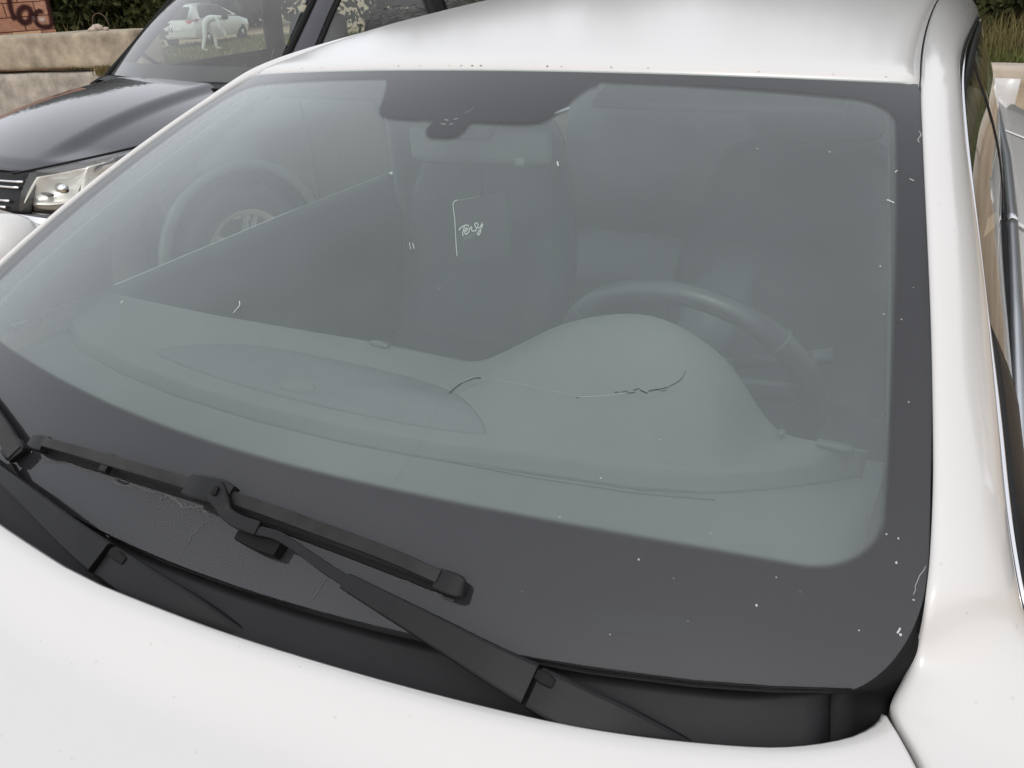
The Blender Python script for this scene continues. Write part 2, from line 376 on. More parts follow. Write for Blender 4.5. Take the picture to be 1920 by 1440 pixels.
SENS = np.array([gxy(tuple(q)) for q in [(822, 215), (808, 228), (798, 241), (798, 250), (806, 255), (838, 256), (856, 251), (868, 241), (880, 225), (890, 210)]])
def sd_poly(x, y, PL):
    a = PL; b = np.roll(PL, -1, 0); p_ = np.array([x, y]); e = b-a; w_ = p_-a
    t = np.clip((w_*e).sum(1)/(e*e).sum(1), 0, 1); d = np.min(np.linalg.norm(w_-e*t[:, None], axis=1))
    c1 = (a[:, 1] > y) != (b[:, 1] > y); xi = a[:, 0]+(y-a[:, 1])/np.where(e[:, 1] == 0, 1e-9, e[:, 1])*e[:, 0]
    return d if (np.count_nonzero(c1 & (x < xi)) % 2) else -d
def fritd(u, v):
    """>0 in the print, metres"""
    x = u*.655; y = v*.83
    vb = .147-.030*min(1, abs(u/.95))**3.0-.012*max(0, u)**6
    d = sd_rrect(x, y-(vb-.12)*.83, -.955*.655, .955*.655, .12*.83, .944*.83, .055)
    d2 = max(sd_poly(x, y, TRAP), sd_poly(x, y, SENS)) if (v > .75 and -.4 < u < .5) else -1
    return max(d, d2)
nu, nv = 280, 200; vs = []; fd = []; fx = []; fy = []
for i in range(nu):
    for j in range(nv):
        v = (j/(nv-1))**1.3; u = (2*i/(nu-1)-1)*umax(v)
        vs.append(Sh(u, v, -.0025)); fd.append(fritd(u, v)); fx.append(u*.655+v*.4); fy.append(v*.83-u*.3)
fs = [f for f in gridf(nu, nv) if max(fd[k] for k in f) > -.009]
used = sorted({k for f in fs for k in f}); rm = {k: i for i, k in enumerate(used)}
cmk('frit_band', [vs[k] for k in used], [tuple(rm[k] for k in f) for f in fs], M['frit'], wind,
    attr={'fd': [fd[k] for k in used], 'fx': [fx[k] for k in used], 'fy': [fy[k] for k in used]}, recalc=False)

# marks on and in the glass
def gpath(pts, h=.0006, sub=1):
    q = []
    for a, b in zip(pts[:-1], pts[1:]):
        for k in range(sub): q.append(np.array(a)+(np.array(b)-np.array(a))*k/sub)
    q.append(np.array(pts[-1], float)); uv = [gluv(x) for x in q]
    return [Sh(*x, h) for x in uv], [Sn(*x) for x in uv]
def gstrokes(name, strokes, mat, parent, h=.0006, kind=None, label=None):
    parts = []
    for pts, wd in strokes:
        Pp, Nn = gpath(pts, h); wdt = np.full(len(Pp), wd)
        parts.append(ribbon_data(Pp, Nn, wdt))
    V, F = join(parts); o = cmk(name, V, F, mat, parent, recalc=False, smooth=False)
    if kind: o['kind'] = kind
    if label: o['label'] = label
    return o
def jag(pts, amp, n):
    q = spl(pts, n); 
    for k in range(1, n-1): q[k] += rng.normal(0, amp, 2)
    return [tuple(x) for x in q]
gstrokes('crack', [(jag([(735, 912), (760, 872), (800, 810), (832, 748), (842, 738)], .8, 16), .00035)], M['crack_mid'], wind)
gstrokes('crack', [(jag([(842, 738), (856, 727), (872, 716), (890, 709), (902, 710)], .5, 9), .0013)], M['crack_dark'], wind)
gstrokes('crack', [(jag([(868, 718), (880, 711), (893, 707)], .4, 5), .0007)], M['crack_light'], wind)
gstrokes('crack', [(jag([(905, 710), (950, 716), (1010, 728), (1080, 744)], .7, 14), .00028)], M['crack_light'], wind)
gstrokes('crack', [(jag([(1082, 745), (1120, 743), (1150, 741), (1172, 738)], .5, 9), .0006)], M['crack_light'], wind)
gstrokes('crack', [([(1152, 737), (1160, 735)], .0009), ([(1164, 736), (1178, 733)], .0008), ([(1176, 738), (1192, 736)], .0009), ([(1188, 732), (1199, 729)], .0011),
                   ([(1200, 732), (1214, 738)], .0012), ([(1216, 734), (1236, 730)], .0012), ([(1232, 732), (1254, 726)], .0009), ([(1238, 734), (1250, 732)], .0007),
                   (jag([(1256, 724), (1270, 717), (1280, 708)], .5, 6), .0007), ([(1080, 746), (1086, 746)], .001), (jag([(1281, 706), (1286, 696)], .2, 3), .0004)], M['crack_dark'], wind, kind='stuff')
gstrokes('crack', [(jag([(735, 912), (712, 945), (690, 990)], .6, 8), .0002)], M['dirt_line'], wind)
sp = []
for (x, y, r) in [(1045, 307, 2.5), (1122, 294, 1.2), (1555, 286, 2.4), (1420, 280, 1.6), (1470, 180, 1.6), (1127, 897, 1.7), (1050, 970, 1.4), (1198, 1050, 1.8), (1418, 1135, 2.2), (1144, 1190, 1.6),
                  (905, 209, 1.2), (1650, 500, 1.6), (825, 541, 1.3), (544, 553, 1), (564, 433, 1), (1237, 825, 1), (1372, 846, 1.2), (229, 567, 3.2), (415, 622, 1.3), (1455, 1083, 1.4), (1610, 1182, 1.3), (1703, 755, 1.5),
                  (1662, 1002, 1.8), (1680, 1055, 2.2), (1684, 1010, 1.8), (1688, 1190, 2.4), (1712, 1125, 2), (1690, 600, 1.5), (1657, 590, 1.6), (1263, 1085, 1), (1500, 1110, 1), (1332, 1000, 1.2), (1712, 540, 1.2),
                  (60, 848, 1.8), (95, 824, 1.6), (1560, 1025, .9), (980, 1110, .9), (1290, 1165, .9)]:
    u, v = gluv((x, y)); n = Sn(u, v); c = Sh(u, v, .0008); a = np.cross(n, (0, 1, .3)); a /= np.linalg.norm(a); b = np.cross(n, a)
    k = 7; rr = r*.00045; vv = [c+rr*(math.cos(6.283*i/k)*a*random.uniform(.6, 1.4)+math.sin(6.283*i/k)*b*random.uniform(.6, 1.5)) for i in range(k)]+[c+n*rr*.5]
    sp.append((vv, [(i, (i+1) % k, k) for i in range(k)]))
V, F = join(sp); tag(cmk('dried_speck', V, F, M['speck'], wind, smooth=False), kind='stuff')
gstrokes('scuff', [([(1045, 303), (1047, 312)], .0014), ([(768, 455), (770, 468)], .0005), ([(774, 456), (777, 467)], .0006), (jag([(449, 565), (450, 573), (444, 580), (438, 587)], .2, 8), .0011),
                   (jag([(1722, 246), (1727, 254), (1722, 262), (1724, 268)], .8, 8), .0007), (jag([(1662, 376), (1668, 377), (1676, 381)], .5, 5), .0016), (jag([(1678, 324), (1682, 320)], .5, 4), .0012),
                   (jag([(1705, 336), (1713, 340)], .5, 4), .0011), (jag([(1735, 1062), (1722, 1085), (1712, 1115)], 1, 9), .0003),
                   (jag([(1688, 1178), (1682, 1188)], 1, 5), .0012), ], M['speck'], wind, kind='stuff')

gstrokes('dirt_streak', [(jag([(74, 862), (95, 866), (130, 869), (160, 880), (185, 886), (215, 905), (250, 915)], 1.2, 34), .0008), (jag([(205, 897), (235, 902), (270, 918), (300, 926), (330, 935)], 1.6, 30), .0009),
                         (jag([(300, 935), (320, 930), (345, 950), (372, 952), (395, 968)], 2.2, 34), .0012), (jag([(310, 928), (340, 944), (375, 958), (392, 962)], 2.5, 30), .0009), (jag([(340, 1040), (360, 1005), (380, 985), (402, 974)], 1.5, 16), .0005),
                         (jag([(760, 1092), (800, 1100), (835, 1122), (850, 1128)], 1.5, 18), .0008), (jag([(735, 1085), (770, 1092), (790, 1098)], 1.2, 12), .0006), (jag([(615, 1082), (600, 1105), (585, 1125)], .6, 8), .0006),
                         (jag([(200, 1004), (205, 1008)], .4, 4), .001)], M['dirt_line'], wind, kind='stuff')
# pale ring of marks in the sensor window
gstrokes('sensor_mark', [([(833, 222), (840, 224)], .002), ([(850, 222), (858, 220)], .002), ([(826, 230), (836, 231)], .002), ([(842, 231), (849, 230)], .002)], M['ink2'], wind, h=-.0015)
# faint sticker in the lower print
def patch(pts, mat, name, h, parent):
    q = [gl(x, h) for x in pts]; return cmk(name, q, [tuple(range(len(q)))], mat, parent, smooth=False)
M['faint'] = pbr('faint_sticker', (.0150, .014, .0175), .6, var=.05, spec=.1)
patch([(1112, 1142), (1200, 1150), (1290, 1158), (1290, 1190), (1200, 1188), (1114, 1184)], M['faint'], 'sticker', -.0018, wind)

# side frames: fender crown, windscreen pillar and roof rail in one pressing
def ditch(s):
    x = WT-.05*(1-math.exp(-2.1*s)); z = ZT-DT+(.1858*s-.1306*s*s if s < .71 else .0661-.075*(s-.71)**2)
    return np.array([x, YT+BT+s, z])
H0 = at((1655, 1331), 2, .985)
ICUR = [(.64, -1.12, .73), (.75, -.85, .83), (.785, -.45, .915), (.78, -.08, .957), (.735, .085, .972), tuple(H0+np.array([.008, .002, 0]))]
ICUR += [tuple(at((1688, 1292), 2, .992)), tuple(at((1719, 1228), 2, 1.006))]
ICUR += [tuple(gl(p, .004)) for p in [(1742, 1130), (1752, 1040), (1758, 900), (1757, 760), (1753, 600), (1746, 450), (1738, 300), (1733, 200), (1731, 160)]]
ICUR += [tuple(ditch(s)) for s in (.14, .42, .78, 1.12)]+[(.53, 2.25, 1.345), (.555, 2.5, 1.22), (.59, 2.78, 1.05)]
OCUR = [(.78, -1.08, .69), (.865, -.82, .775), (.90, -.42, .855), (.905, -.05, .885), (.90, .08, .895), (.888, .15, .908), (.857, .205, .938), (.82, .245, .968),
        (.785, .274, .990), (.771, .285, 1.012), (.752, .349, 1.05), (.735, .43, 1.09), (.711, .543, 1.141), (.688, .64, 1.194), (.660, .753, 1.255), (.636, .871, 1.309), (.626, .939, 1.332),
        (.619, 1.06, 1.349), (.617, 1.3, 1.352), (.612, 1.6, 1.347), (.607, 1.9, 1.325), (.607, 2.15, 1.28), (.625, 2.4, 1.185), (.655, 2.62, 1.02)]
NR = 190
IC = spl(ICUR, NR); OC = spl(OCUR, NR)
def relax(C, k0, k1, it):
    for _ in range(it):
        D = C.copy(); D[k0:k1] = .25*C[k0-1:k1-1]+.5*C[k0:k1]+.25*C[k0+1:k1+1]; C = D
    return C
OC = relax(OC, 20, 60, 10); IC = relax(IC, 118, 160, 25); OC = relax(OC, 100, 160, 30); IC = relax(IC, 43, 118, 3); IC = relax(IC, 44, 72, 14); OC = relax(OC, 30, 100, 4)
def rail(s):
    vs = []; prof = [0, .015, .05, .12, .22, .34, .48, .62, .76, .88, .96, 1.0]
    for k in range(NR):
        a, b = IC[k], OC[k]; t = OC[min(k+1, NR-1)]-OC[max(k-1, 0)]; d = b-a
        n = np.cross(d, t); n /= np.linalg.norm(n); 
        if n[0]+n[2] < 0: n = -n
        wdt = np.linalg.norm(d); row = [a+np.array([-.001, 0, -.014]), a-n*.003+d*.002]
        for f in prof[1:]:
            row.append(a+d*f+n*wdt*(.14-.06*smooth(26, 40, k)+.04*smooth(60, 75, k)-.02*smooth(100, 130, k))*(1-(abs(2*f-1))**2.6))
        row.append(b-n*.012-d*.02)
        vs += [mir(q, s) for q in row]
    return vs, len(prof)+2
for s in (1, -1):
    vs, nv_ = rail(s); cmk('side_frame', vs, gridf(NR, nv_), M['white'], solid=.0015)
    # black gap between glass and pillar
    a0 = 38; pts = [mir(IC[k]+np.array([-.006, 0, -.012]), s) for k in range(40, NR-60)]
    row = []
    for k in range(62, 153):
        row += [mir(IC[k]+np.array([-.035, -.004, -.013]), s), mir(IC[k]+np.array([-.012, 0, -.0095]), s), mir(IC[k]+np.array([.002, 0, -.009]), s)]
    cmk('glass_seal', row, gridf(91, 3), M['rubber'], solid=.002)

# roof
def roof_pt(a, b):
    w_ = 2*a-1; s = b*1.42; d = ditch(s); yy_ = d[1]; d = np.array([np.interp(yy_, IC[116:180, 1], IC[116:180, 0])-.002, yy_, np.interp(yy_, IC[116:180, 1], IC[116:180, 2])]); crown = DT+.034*smooth(0, .9, s); x = w_*(d[0]-.002)
    y = (YT+BT*w_*w_)*(1-b)+b*(d[1])+s*0
    y = YT+BT*w_*w_+(d[1]-(YT+BT))*(1+.03*(1-w_*w_))
    z = d[2]+crown*(1-w_*w_)+.003-.005*smooth(.985, 1, abs(w_))
    if b < .02: z -= .006*(1-b/.02)
    return np.array([x, y, z])
csurf('roof', roof_pt, 61, 60, M['white_roof'], solid=.004, off=0)
csurf('roof_edge', lambda a, b: S((2*a-1)*.995, 1.0+b*.012)+np.array([0, 0, -.006-.004*b]), 41, 3, M['rubber'], solid=.002)
csurf('headliner', lambda a, b: roof_pt(.02+.96*a, .06+.92*b)+np.array([0, 0, -.045]), 25, 20, M['liner'], solid=.004)

rr_ = random.Random(4); sp = []
for px in [(558, 131), (596, 129), (740, 126), (780, 127), (835, 127), (858, 126), (880, 125), (894, 127), (1020, 128), (1046, 129), (1140, 131), (1210, 132), (1420, 136), (1560, 143), (1660, 149)]:
    u, v = gluv((px[0], px[1]+5)); k_ = rr_.uniform(.3, .9); q = roof_pt((u+1)/2, .006); vs, fs = rbox_data(q+np.array([0, -.001, .003]), (.0035*k_, .002, .0018*k_), .0007, 3); sp.append((vs, fs))
V, F = join(sp); tag(cmk('debris', V, F, M['rust'], smooth=False), kind='stuff')
# bonnet
HE = [at(p, 2, z) for p, z in [((200, 1097), .994), ((420, 1180), .994), ((700, 1265), .993), ((1000, 1340), .991), ((1200, 1375), .989), ((1400, 1394), .988), ((1500, 1392), .987), ((1575, 1375), .986), ((1625, 1350), .985), ((1655, 1332), .985)]]
HE = list(spl(HE, 80))
hx = np.array([p[0] for p in HE]); hy = np.array([p[1] for p in HE]); hz = np.array([p[2] for p in HE])
def hood_rear(x):
    a = abs(x); return np.array([x, np.interp(a, hx, hy), np.interp(a, hx, hz)])
HS = [(-1.12, .635, .735), (-.85, .745, .835), (-.45, .78, .92), (-.08, .775, .962), (.085, .730, .977), (H0[1], H0[0], .985)]
def hood_pt(a, b):
    w_ = 2*a-1; w_ = math.copysign(1-(1-abs(w_))**1.7, w_)
    y0 = -1.15+.14*w_*w_; yr = hood_rear(w_*H0[0])
    y = y0+(yr[1]-y0)*b; sxz = lin(HS, y if abs(w_) > 0 else y)
    xs = sxz[0]+(H0[0]-sxz[0])*smooth(.75, 1.0, b)*(1-abs(w_)**50); x = w_*xs
    zs = sxz[1]; crown = (.995-.985)*b+.075*(1-b)
    z = zs+crown*(1-abs(w_)**2.2)+.02*math.sin(math.pi*b)*(1-w_*w_)*.6
    z = z*(1-smooth(.93, 1, b))+yr[2]*smooth(.93, 1, b)
    return np.array([x, y, z])
def hood_full(a, b):
    if b <= .97: return hood_pt(a, b/.97)
    k = (b-.97)/.03; q = hood_pt(a, 1.0); return q+np.array([0, -.004*k, -.012*k])
csurf('bonnet', hood_full, 81, 90, M['white'], solid=.0015)

# cowl panel between bonnet and glass
def cowl_pt(a, b):
    u = (2*a-1)*.985; g = Sh(u*.93, -.004, -.010)
    if abs(u) > .9: g = g+np.array([0, .015*(abs(u)-.9)/.085, 0])
    h = hood_rear(min(max(g[0]*1.03, -.69), .69))+np.array([0, -.05, -.030])
    q = g*(1-b)+h*b; q[2] += -.006*math.sin(math.pi*min(1, b*1.2))
    return q
cw = csurf('cowl_panel', cowl_pt, 81, 14, M['cowl'], solid=.004, off=-1)
# dark filler between panel end, glass corner and pillar
for s in (1, -1):
    A1 = [cowl_pt(1.0, 1-t) for t in np.linspace(0, 1, 6)]+[Sh(umax(v), v, -.012) for v in np.linspace(.01, .14, 12)]
    B1 = spl([IC[k]+np.array([.004, 0, -.016]) for k in range(38, 84)], 18); row = []
    for k in range(18):
        for f in (0, .35, .7, 1): q = A1[k]*(1-f)+B1[k]*f; q = q+np.array([0, 0, -.006*math.sin(math.pi*f)]); row.append(mir(q, s))
    cmk('cowl_end', row, gridf(18, 4), M['rubber'], cw, solid=.002)
# rubber lip under the right-hand end of the glass (double line) and the seam elsewhere
def lip(px, wd, h, mat, name):
    Pp, Nn = gpath(px, h, 3); V, F = ribbon_data(Pp, Nn, wd); return cmk(name, V, F, mat, cw, solid=.002, recalc=False)
lip([(60, 922), (150, 975), (205, 1003), (300, 1050), (440, 1100), (620, 1148), (800, 1192), (975, 1232)], .0025, -.006, M['rubber'], 'cowl_seam')
lip([(955, 1228), (1100, 1252), (1300, 1278), (1450, 1289), (1597, 1294)], .0018, .001, M['rubber'], 'cowl_seam')
lip([(970, 1238), (1100, 1262), (1300, 1287), (1450, 1297), (1597, 1298)], .0020, .001, M['rubber'], 'cowl_seam')

# body sides
BTL = [(-1.08, .78, .69), (-.82, .865, .775), (-.42, .90, .855), (-.05, .905, .885), (.08, .90, .895), (.15, .888, .908), (.205, .857, .938), (.245, .82, .962), (.276, .797, .968), (.5, .792, .962), (1.0, .774, .983), (1.5, .757, .993),
       (2.0, .735, .998), (2.45, .704, 1.003), (2.7, .69, 1.003), (3.2, .62, .995)]
def xw(y): return lin([(-1.1, .80), (-.85, .885), (-.4, .915), (1, .918), (2.4, .915), (2.9, .87), (3.25, .76)], y)[0]
WHY = (-.62, 2.02)
def zlow(y):
    z = .24
    for yc in WHY:
        d = abs(y-yc)
        if d < .365: z = max(z, .31+math.sqrt(.365**2-d*d))
    return z
def side_pt(y, f, s):
    xb, zb = lin(BTL, y); X = xw(y); zl = zlow(y)
    zt = zb; z = zt+(zl-zt)*f; dz = zt-z
    g = max(0.0, min(1.0, dz/.16)); x = xb+(X-xb)*(1-(1-g)**2.4)
    x -= .05*smooth(.50, .22, z) - .008*math.sin(max(0, min(1, (z-.45)/.3))*math.pi)
    return np.array([s*x, y, z])
def side_panel(name, y0, y1, s, n):
    FV = [0, .012, .03, .055, .09, .14, .2, .27, .35, .45, .55, .65, .75, .85, .93, 1]
    vs = [side_pt(y0+(y1-y0)*i/(n-1), f, s) for i in range(n) for f in FV]
    return cmk(name, vs, gridf(n, len(FV)), M['white'], solid=.002)
for s in (1, -1):
    side_panel('fender', -1.08, .318, s, 60)
    for y0, y1 in ((.324, 1.415), (1.421, 2.30)):
        d = side_panel('door', y0, y1, s, 40); hp = side_pt(y1-.16, .17, s)
        crbox('handle', hp+np.array([s*.012, 0, 0]), (.03, .19, .03), .012, M['white'], d)
    side_panel('quarter_panel', 2.306, 3.2, s, 40)
    # chrome belt moulding with black weatherstrip
    yy = np.linspace(.30, 2.62, 60)
    for (ya, yb) in ((.30, 1.44), (1.446, 2.62)):
        yy = np.linspace(ya, yb, 40); bl = [lin(BTL, y) for y in yy]
        row = []
        for y, (x, z) in zip(yy, bl): row += [(s*(x-.020), y, z-.004), (s*(x-.016), y, z+.003), (s*(x-.010), y, z+.0072), (s*(x-.004), y, z+.005), (s*(x+.001), y, z+.002)]
        cmk('belt_moulding', row, gridf(40, 5), M['satin'], solid=.001)
        row = []
        for y, (x, z) in zip(yy, bl): row += [(s*(x-.030), y, z-.004), (s*(x-.028), y, z+.003), (s*(x-.018), y, z+.002)]
        cmk('weatherstrip', row, gridf(40, 3), M['rubber'], solid=.001)
    # window-frame seal and chrome strip along the pillar and roof rail
    k0 = 64; ks = range(k0, NR)
    def fr(k, din, dn):
        b = OC[k]; t = OC[min(k+1, NR-1)]-OC[max(k-1, 0)]; t /= np.linalg.norm(t); d = b-IC[k]; d -= t*(d@t); d /= np.linalg.norm(d)
        n = np.cross(d, t); n = n if n[0]+n[2] > 0 else -n
        return mir(b+d*din+n*dn, s)
    row = []
    for k in ks: row += [fr(k, -.010, -.010), fr(k, -.006, .0005), fr(k, .003, -.001), fr(k, .006, -.008)]
    cmk('window_seal', row, gridf(len(ks), 4), M['rubber'], solid=.001)
    row = []
    for k in ks: row += [fr(k, .005, -.006), fr(k, .0058, .001), fr(k, .0072, .001), fr(k, .008, -.006)]
    cmk('chrome_strip', row, gridf(len(ks), 4), M['chrome'], solid=.001)
    row = []
    for k in ks: row += [fr(k, .011, -.008), fr(k, .014, -.003), fr(k, .022, -.010)]
    cmk('window_seal', row, gridf(len(ks), 3), M['rubber'], solid=.001)
    # side glass
    tk = [OC[k] for k in range(k0, NR)]; TY = np.array([q[1] for q in tk])
    def gtop(y): return np.array([np.interp(y, TY, [q[0] for q in tk])+.002, y, np.interp(y, TY, [q[2] for q in tk])-.012])
    def gbot(y): x, z = lin(BTL, y); return np.array([x-.024, y, z-.01])
    def gpt(a, b, ta, tb, ba, bb_, out=0):
        q = gtop(ta+(tb-ta)*a)*(1-b)+gbot(ba+(bb_-ba)*a)*b; q = q+np.array([.018*math.sin(math.pi*b)+out, 0, .5*out]); return mir(q, s)
    csurf('side_window', lambda a, b: gpt(a, b, .29, 1.175, .30, 1.45), 30, 12, M['sglass'])
    csurf('side_window', lambda a, b: gpt(a, b, 1.195, 2.58, 1.47, 2.58), 30, 12, M['sglass'])
    csurf('door_pillar', lambda a, b: gpt(a, b, 1.170, 1.20, 1.445, 1.475, .001), 6, 12, M['gloss_black'], solid=.002)
    csurf('mirror_sail', lambda a, b: gpt(a, b, .285, .55, .29, .52, .004), 14, 10, M['plastic'], solid=.003)
    # door mirror
    mc = np.array([s*1.005, .455, 1.045]); md = crbox('side_mirror', mc, (.235, .13, .15), .062, M['white'], n=11, rot=rotz(s*.12)@rotx(-.12))
    csurf('mirror_glass', lambda a, b: mc+np.array([s*(.19*a-.095), .066, .10*b-.05]), 3, 3, M['mirror'], md, solid=.002)
    ctube('mirror_arm', [(s*.80, .42, .985), (s*.86, .42, .985), (s*.92, .43, 1.0)], [.04, .035, .03], M['plastic'], md, n=12, flat=.6)
    # wheels
    for yc in WHY:
        c = np.array([s*.82, yc, .315])
        prof = [(-.10, .20), (-.105, .27), (-.09, .31), (-.05, .318), (.05, .318), (.09, .31), (.105, .27), (.10, .20)]
        vs = [c+np.array([px_, r*math.cos(t), r*math.sin(t)]) for t in np.linspace(0, 2*math.pi, 40, endpoint=False) for px_, r in prof]
        wh = cmk('wheel', vs, gridf(40, len(prof), True), M['tyre'])
        parts = [rbox_data(c+np.array([s*.06, .11*math.cos(t), .11*math.sin(t)]), (.03, .19, .05), .012, 4, rotx(t)) for t in np.linspace(0, 2*math.pi, 5, endpoint=False)]
        ring = [c+np.array([s*x_, r*math.cos(t), r*math.sin(t)]) for t in np.linspace(0, 2*math.pi, 40, endpoint=False) for x_, r in ((.085, .205), (.075, .18), (-.05, .18))]
        parts.append((ring, gridf(40, 3, True))); V, F = join(parts); cmk('rim', V, F, M['rim'], wh)
        arch = [np.array([s*x_, yc+.375*math.cos(t), .31+.375*math.sin(t)]) for t in np.linspace(-.1, math.pi+.1, 24) for x_ in (.55, .9)]
        cmk('wheel_liner', arch, gridf(24, 2), M['rubber'], solid=.003)
# front and rear ends
def nose(a, b):
    t = (2*a-1); x = t*.80; z = .70-.46*b; y = -1.10-.06*math.sin(math.pi*min(1, b*.9+.1))+.14*t*t+.15*smooth(.8, 1, abs(t)); return np.array([x, y, z+.02*(1-t*t)*(1-b)])
fb = csurf('front_bumper', nose, 41, 16, M['white'], solid=.003)
csurf('grille', lambda a, b: nose(.3+.4*a, .25+.45*b)+np.array([0, -.006, 0]), 20, 8, M['plastic'], fb, solid=.004)
for s in (1, -1):
    csurf('headlight', lambda a, b: nose(.5+s*(.27+.19*a), .02+.2*b)+np.array([0, -.006, .03]), 16, 8, M['lens'], fb, solid=.004)
def deck(a, b):
    t = 2*a-1; y = 2.76+.42*b; xx = lin([(2.7, .60), (3.25, .60)], y)[0]; return np.array([t*xx, y+.03*(1-t*t)*b, 1.05+.03*(1-t*t)-.02*b])
csurf('boot_lid', deck, 21, 12, M['white'], solid=.003)
def tail(a, b):
    t = 2*a-1; return np.array([t*.74, 3.21+.05*math.sin(math.pi*b)-.10*t*t, 1.03-.78*b])
rb = csurf('rear_bumper', tail, 31, 16, M['white'], solid=.003)
for s in (1, -1): csurf('tail_lamp', lambda a, b: tail(.5+s*(.25+.22*a), .14+.16*b)+np.array([0, .006, 0]), 12, 6, M['red'], rb, solid=.004)
def rwin(a, b):
    t = 2*a-1; q0 = np.array([t*.53, 2.24+.04*(1-t*t), 1.355+.035*(1-t*t)]); q1 = np.array([t*.59, 2.77, 1.055+.03*(1-t*t)]); return q0*(1-b)+q1*b
csurf('rear_window', rwin, 21, 12, M['sglass'])

# ------------------------------------------------------------------ interior of the white car
DF = [at(p, 2, .968) for p in [(130, 590), (150, 628), (230, 672), (330, 712), (480, 757), (650, 797), (800, 824), (1000, 853), (1200, 880), (1340, 888), (1450, 880), (1550, 868), (1612, 856)]]
DRr = [at(p, 2, .985) for p in [(190, 548), (400, 592), (700, 643), (860, 676)]]
DRr += [at(p, 1, .50) for p in [(895, 683), (950, 660), (1040, 614), (1100, 597), (1180, 588), (1240, 597), (1310, 633), (1370, 683), (1400, 728), (1428, 785), (1455, 815)]]
DRr += [at(p, 2, .985) for p in [(1540, 832), (1612, 846)]]
DRx = np.array([q[0] for q in DRr]); DFx = np.array([q[0] for q in DF])
def dfront(x): return np.array([x, np.interp(x, DFx, [q[1] for q in DF]), np.interp(x, DFx, [q[2] for q in DF])])
def drear(x): return np.array([x, np.interp(x, DRx, [q[1] for q in DRr]), np.interp(x, DRx, [q[2] for q in DRr])])
def sm_rear(x): return sum(drear(x+d)*w_ for d, w_ in ((-.02, .2), (-.01, .2), (0, .2), (.01, .2), (.02, .2)))
XL, XR = -.70, .628
def dash_pt(a, b):
    x = XL+(XR-XL)*a; f = dfront(x); r = sm_rear(x); e = min(1, max(0, b))
    q = f+(r-f)*e; q[2] = f[2]+(r[2]-f[2])*(math.sin(e*math.pi/2)**1.15); return q
def dash_full(a, b):
    if b < .08:                                  # sloping front wall of the pad
        k = 1-b/.08; q = dash_pt(a, 0); return q+np.array([0, -.012*k, -.022*k])
    if b > .86:
        k = (b-.86)/.14; q = dash_pt(a, 1); return q+np.array([0, .02*math.sin(k*math.pi/2)-.03*k*k, -.012*(1-math.cos(k*math.pi/2))-.30*k*k])
    return dash_pt(a, (b-.08)/.78)
dsh = csurf('dashboard', dash_full, 150, 60, M['dash'], solid=.003)
def ledge(a, b):
    x = XL-.02+(XR-XL+.04)*a; f = dfront(min(max(x, DFx[0]), DFx[-1])); f = np.array([x, f[1]+.03, f[2]-.022]); g = np.array([x, BB*(x/WB)**2+.02, .945]); return f*(1-b)+g*b
lg = csurf('demister_panel', ledge, 60, 8, M['dash'], dsh, solid=.003)
def on_ledge(px):
    q = at(px, 2, .947); return q+np.array([0, 0, .002])
Pp = [on_ledge(p) for p in [(215, 692), (300, 722), (390, 752), (480, 778)]]; V, F = ribbon_data(Pp, [np.array([0, 0, 1])]*4, .003); cmk('demister_slot', V, F, M['rubber'], lg, solid=.001)
Pp = [on_ledge(p) for p in [(760, 850), (1000, 895), (1200, 925), (1340, 940)]]; V, F = ribbon_data(Pp, [np.array([0, 0, 1])]*4, np.array([.003, .006, .005, .001])); cmk('demister_slot', V, F, M['dash2'], lg, solid=.001)
def on_dash(px, h=.002):
    c, d = ray(px); t0 = None                     # march onto the dash top
    for k in range(1200):
        t = .5+k*.001; q = c+d*t
        if XL < q[0] < XR:
            f = dfront(q[0]); r = sm_rear(q[0])
            if f[1]-.02 <= q[1] <= r[1]+.02:
                e = min(1, max(0, (q[1]-f[1])/(r[1]-f[1]))); z = f[2]+(r[2]-f[2])*(math.sin(e*math.pi/2)**1.15)
                if q[2] <= z+h: return q
    return at(px, 2, .975)
# passenger airbag cover: its own raised panel with a seam
AB = spl([(288, 658), (340, 648), (420, 645), (500, 650), (600, 668), (700, 690), (800, 716), (860, 742), (895, 775), (911, 806), (900, 814), (830, 806), (730, 788), (620, 765), (500, 735), (400, 705), (330, 680), (294, 663)], 60)
ab = [on_dash(tuple(p), .003) for p in AB]; cen = sum(ab)/len(ab)
rings = []
for f, dz in ((1, -.004), (1, 0), (.97, .0015), (.6, .002), (.2, .002)): rings += [cen+(q-cen)*f+np.array([0, 0, dz]) for q in ab]
fc = [(i*60+k, i*60+(k+1) % 60, (i+1)*60+(k+1) % 60, (i+1)*60+k) for i in range(4) for k in range(60)]+[tuple(range(240, 300))]
agb = cmk('airbag_cover', rings, fc, M['dash2'], dsh)
em = [on_dash((557+36*math.cos(t), 725+11.5*math.sin(t)+3*math.cos(t)), .005) for t in np.linspace(0, 6.283, 28, endpoint=False)]; ec = sum(em)/28
rings = []
for f, dz in ((1, -.002), (1, .001), (.9, .003), (.8, .0025), (.3, .004)): rings += [ec+(q-ec)*f+np.array([0, 0, dz]) for q in em]
cmk('sunlight_sensor', rings, [(i*28+k, i*28+(k+1) % 28, (i+1)*28+(k+1) % 28, (i+1)*28+k) for i in range(4) for k in range(28)]+[tuple(range(112, 140))], M['dash'], dsh)
for px, L_ in (((712, 645), .035), ((1565, 836), .04), ((1465, 812), .008)):
    q = at(px, 2, .99); crbox('dash_clip', q, (L_, .012, .008), .0035, M['mirror_case'], dsh, n=5)
